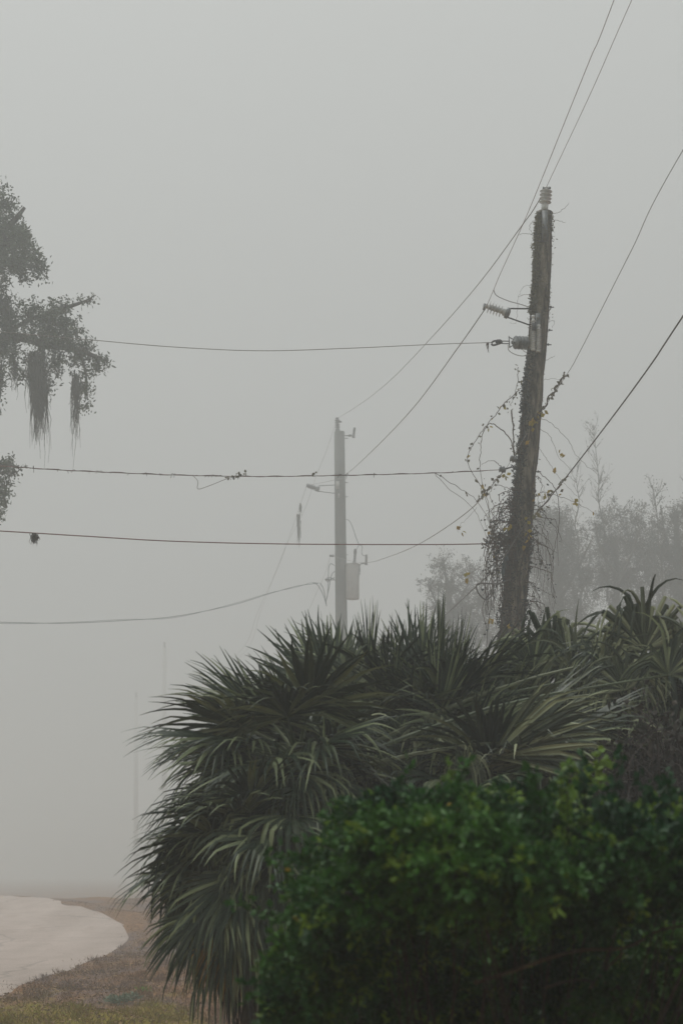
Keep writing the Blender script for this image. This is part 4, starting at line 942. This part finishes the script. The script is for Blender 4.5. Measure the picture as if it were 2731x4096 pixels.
def spanish_moss(x, y, w, h, lab, ns):
    t = thing('spanish_moss', P3(x, y, DO), lab, 'moss', 'spanish moss hanging from the oak')
    m = MB()
    for k in range(ns):
        u = random.gauss(0, .33); a = P3(x + u * w, y + random.uniform(0, h * .25), DO + random.gauss(0, .08)); L = px(h, DO) * random.uniform(.2, .8) * math.exp(-u * u * 1.6) * (1.3 if random.random() < .15 else 1)
        pts = [a]
        for j in range(6): pts.append(pts[-1] + Vector((random.gauss(-u * .02, .02), random.gauss(0, .02), -L / 6)))
        m.tube(pts, [.0085 * (1 - .12 * j) for j in range(7)], 3, cap=False)
    m.build('strands', M['moss'], t)
spanish_moss(148, 1400, 62, 400, 'longest and thickest beard of moss hanging from the oak limb', 330)
spanish_moss(178, 1480, 30, 330, 'narrow moss streamer hanging just right of the longest beard', 60)
spanish_moss(305, 1480, 34, 330, 'thin moss streamer hanging from the outer tip of the oak limb', 70)
spanish_moss(58, 1440, 20, 160, 'short moss wisp hanging nearest the left edge', 25)
spanish_moss(28, 1180, 50, 220, 'dark moss beard high beside the upper left crown', 60)

DB = 62.0
b_ = lambda x, y, dd=0: P3(x, y, DB + dd)
def ground_at(x, d): return Vector((P3(x, HY, d).x, d, 0))
gB = 'misty trees behind the poles'
tree('tree', 'small pale misty tree just left of the wooden pole', ground_at(1820, DB), [ground_at(1820, DB), b_(1810, 3000), b_(1800, 2500), b_(1790, 2330)],
     [([b_(1800, 2500), b_(1740, 2400), b_(1710, 2330)], .06), ([b_(1800, 2450), b_(1850, 2380), b_(1880, 2320)], .06), ([b_(1790, 2400), b_(1780, 2290), b_(1770, 2230)], .05)],
     [(1770, 2260, 60, 50, .8), (1720, 2340, 50, 45, .8), (1800, 2340, 70, 70, 1.1), (1880, 2300, 60, 60, 1.1), (1740, 2430, 60, 50, .8), (1850, 2430, 90, 80, 1.4), (1930, 2400, 70, 90, 1.3), (1820, 2540, 120, 80, 1.3), (1950, 2540, 80, 80, 1.3), (1790, 2680, 150, 90, .8), (1860, 2820, 160, 100, .7), (1820, 2980, 150, 110, .6), (1850, 3180, 130, 130, .4)],
     DB, M['bgleaf'], leaf=.062, group=gB, dens=.95)
tree('tree', 'broad misty grey tree directly right of the wooden pole', ground_at(2260, DB), [ground_at(2260, DB), b_(2255, 3000), b_(2240, 2400), b_(2230, 2150)],
     [([b_(2240, 2400), b_(2320, 2250), b_(2370, 2150)], .07), ([b_(2240, 2350), b_(2180, 2200), b_(2160, 2100)], .07)],
     [(2170, 2080, 70, 60, 1.3), (2230, 2090, 60, 60, 1.2), (2190, 2180, 90, 90, 1.7), (2270, 2190, 70, 90, 1.4), (2230, 2300, 110, 90, 1.7), (2340, 2330, 60, 80, 1.1), (2200, 2430, 110, 80, 1.4), (2310, 2450, 80, 70, 1.0), (2130, 2250, 50, 120, 1.1), (2250, 2560, 140, 80, 1.2), (2200, 2680, 150, 90, .8), (2270, 2820, 160, 100, .7), (2230, 2980, 150, 110, .6), (2260, 3180, 130, 130, .4)],
     DB, M['bgleaf'], leaf=.062, group=gB, hang=.4, dens=.9)
tree('tree', 'wide misty tree with hanging foliage in the middle of the right-hand trees', ground_at(2470, DB + 1), [ground_at(2470, DB + 1), b_(2470, 3000, 1), b_(2465, 2400, 1), b_(2460, 2150, 1)],
     [([b_(2465, 2350), b_(2530, 2200), b_(2560, 2100)], .07), ([b_(2465, 2300), b_(2400, 2200), b_(2380, 2100)], .07)],
     [(2400, 2110, 60, 50, .9), (2470, 2060, 60, 50, .8), (2540, 2070, 60, 60, .9), (2430, 2190, 90, 70, 1.4), (2530, 2180, 90, 80, 1.4), (2410, 2290, 70, 80, 1.2), (2510, 2300, 90, 80, 1.4), (2590, 2270, 60, 100, 1.2), (2560, 2400, 90, 80, 1.2), (2450, 2400, 50, 60, .6), (2480, 2520, 120, 80, 1.0), (2430, 2680, 150, 90, .8), (2500, 2820, 160, 100, .7), (2460, 2980, 150, 110, .6), (2490, 3180, 130, 130, .4)],
     DB + 1, M['bgleaf'], leaf=.062, group=gB, hang=.6, dens=.85)
tree('tree', 'tall misty tree cut off by the right edge of the picture', ground_at(2720, DB - 1), [ground_at(2720, DB - 1), b_(2720, 3000), b_(2710, 2300), b_(2700, 2050)],
     [([b_(2710, 2300), b_(2660, 2150), b_(2640, 2020)], .07), ([b_(2710, 2300), b_(2760, 2150), b_(2790, 2050)], .07)],
     [(2640, 2110, 50, 50, .7), (2700, 2060, 60, 50, .8), (2760, 2050, 60, 60, .8), (2660, 2200, 70, 80, 1.4), (2740, 2200, 80, 90, 1.4), (2690, 2320, 90, 90, 1.5), (2670, 2430, 90, 80, 1.3), (2760, 2450, 100, 90, 1.2), (2700, 2560, 120, 80, 1.0), (2670, 2680, 150, 90, .8), (2740, 2820, 160, 100, .7), (2700, 2980, 150, 110, .6), (2730, 3180, 130, 130, .4)],
     DB - 1, M['bgleaf'], leaf=.062, group=gB, hang=.6, dens=.85)

def bare_tree(lab, x, y0, y1, lean, d, n, seed, wisp=0):
    rg = random.Random(seed)
    d = d * 62 / 37; base = ground_at(x, d); t = thing('bare_tree', base, lab, 'tree', 'misty bare trees behind the poles')
    m = MB(); tr = [base] + [P3(x + lean * k / 8 + rg.gauss(0, 6), y0 + (y1 - y0) * k / 8, d) for k in range(9)]
    s = spline(tr, 4); m.tube(s, [.05 * (1 - .88 * j / len(s)) for j in range(len(s))], 6); m.build('trunk', M['bark'], t)
    m = MB(); tips = []
    for k in range(n):
        j = rg.randrange(int(len(s) * .35), len(s)); a = s[j]; sd = rg.choice((-1, 1)); L = rg.uniform(.35, 1.2) * (1.15 - .6 * j / len(s))
        dr = Vector((sd * rg.uniform(.25, .8), rg.gauss(0, .4), rg.uniform(.5, 1.1))).normalized()
        p = [a]
        for q_ in range(5): dr = (dr + Vector((rg.gauss(0, .12), rg.gauss(0, .12), .08))).normalized(); p.append(p[-1] + dr * L / 5)
        m.tube(p, [.014 * (1 - .17 * i) for i in range(6)], 4, cap=False)
        for w in range(3):
            a2 = rg.choice(p[1:]); d2 = (dr + Vector((rg.gauss(0, .5), rg.gauss(0, .5), rg.gauss(.1, .3)))).normalized() * L * rg.uniform(.25, .5)
            m.tube([a2, a2 + d2 * .5, a2 + d2], [.007, .006, .003], 3, cap=False); tips += [a2 + d2 * .6, a2 + d2]
    m.build('limbs', M['bark'], t)
    if wisp:
        V, Fq = leaves_along(tips, wisp, .05, RNG, .05); np_mesh('leaves', V, Fq, M['bgleaf'], t)
bare_tree('slender bare tree with fine upright twigs, the tallest right of the wooden pole', 2440, 2500, 1720, -60, 38.5, 60, 2, 160)
bare_tree('thin bare sapling between the wooden pole and the tallest bare tree', 2330, 2500, 1850, -30, 40, 40, 5, 120)
bare_tree('bare forked tree near the right edge with small tufts on its twigs', 2650, 2500, 1960, -30, 36, 34, 9, 420)
bare_tree('bare twiggy tree right at the edge of the picture', 2725, 2500, 1940, 20, 37, 30, 12, 200)

# ------------------------------------------------------------------ camera, light, sky
sc = bpy.context.scene
cd = bpy.data.cameras.new('camera'); co = bpy.data.objects.new('camera', cd); col.objects.link(co); sc.camera = co
co.location = (0, 0, EYE); co.rotation_euler = (R(90), 0, 0)
cd.sensor_fit = 'VERTICAL'; cd.sensor_height = 36; cd.sensor_width = 24; cd.lens = F / 4096 * 36
cd.shift_y = (HY - 2048) / 4096; cd.shift_x = 0
cd.clip_end = 2000
cd.dof.use_dof = True; cd.dof.focus_distance = 18.5; cd.dof.aperture_fstop = 6.5

w = bpy.data.worlds.new('World'); sc.world = w; w.use_nodes = True
nt = w.node_tree; bg = nt.nodes['Background']
sk = nt.nodes.new('ShaderNodeTexSky'); sk.sky_type = 'NISHITA'; sk.sun_disc = False
ELEV, ROT = 68, 320
sk.sun_elevation = R(ELEV); sk.sun_rotation = R(ROT); sk.air_density = 1.0; sk.dust_density = 4.0
bw = nt.nodes.new('ShaderNodeRGBToBW'); nt.links.new(sk.outputs[0], bw.inputs[0])
mx = nt.nodes.new('ShaderNodeMix'); mx.data_type = 'RGBA'; mx.inputs[0].default_value = 0.80
nt.links.new(bw.outputs[0], mx.inputs[6]); # cloud sheet of an overcast sky: the zenith about three times as bright as the horizon
tcw = nt.nodes.new('ShaderNodeTexCoord'); spw = nt.nodes.new('ShaderNodeSeparateXYZ'); nt.links.new(tcw.outputs['Generated'], spw.inputs[0])
mrw = nt.nodes.new('ShaderNodeMapRange'); mrw.inputs['To Min'].default_value = 0.66; mrw.inputs['To Max'].default_value = 1.95; nt.links.new(spw.outputs['Z'], mrw.inputs[0])
vm = nt.nodes.new('ShaderNodeVectorMath'); vm.operation = 'SCALE'; vm.inputs[0].default_value = (4.93, 5.06, 4.93); nt.links.new(mrw.outputs[0], vm.inputs['Scale'])
nt.links.new(vm.outputs[0], mx.inputs[7])
nt.links.new(mx.outputs[2], bg.inputs['Color']); bg.inputs['Strength'].default_value = 0.10

sl = bpy.data.lights.new('sun', 'SUN'); sl.energy = 1.5; sl.angle = R(30); sl.color = (1, .985, .95)
so = bpy.data.objects.new('sun', sl); col.objects.link(so)
# sky's sun_rotation runs clockwise from +Y
sd_ = Vector((math.sin(R(ROT)) * math.cos(R(ELEV)), math.cos(R(ROT)) * math.cos(R(ELEV)), math.sin(R(ELEV))))
so.rotation_euler = (-sd_).to_track_quat('-Z', 'Y').to_euler()
so.location = (0, 0, 12)

sc.view_settings.view_transform = 'Standard'; sc.view_settings.look = 'None'
sc.view_settings.gamma = 1; sc.view_settings.exposure = -0.05
sc.cycles.volume_bounces = 2; sc.cycles.max_bounces = 8
sc.cycles.use_denoising = True; sc.cycles.use_adaptive_sampling = False
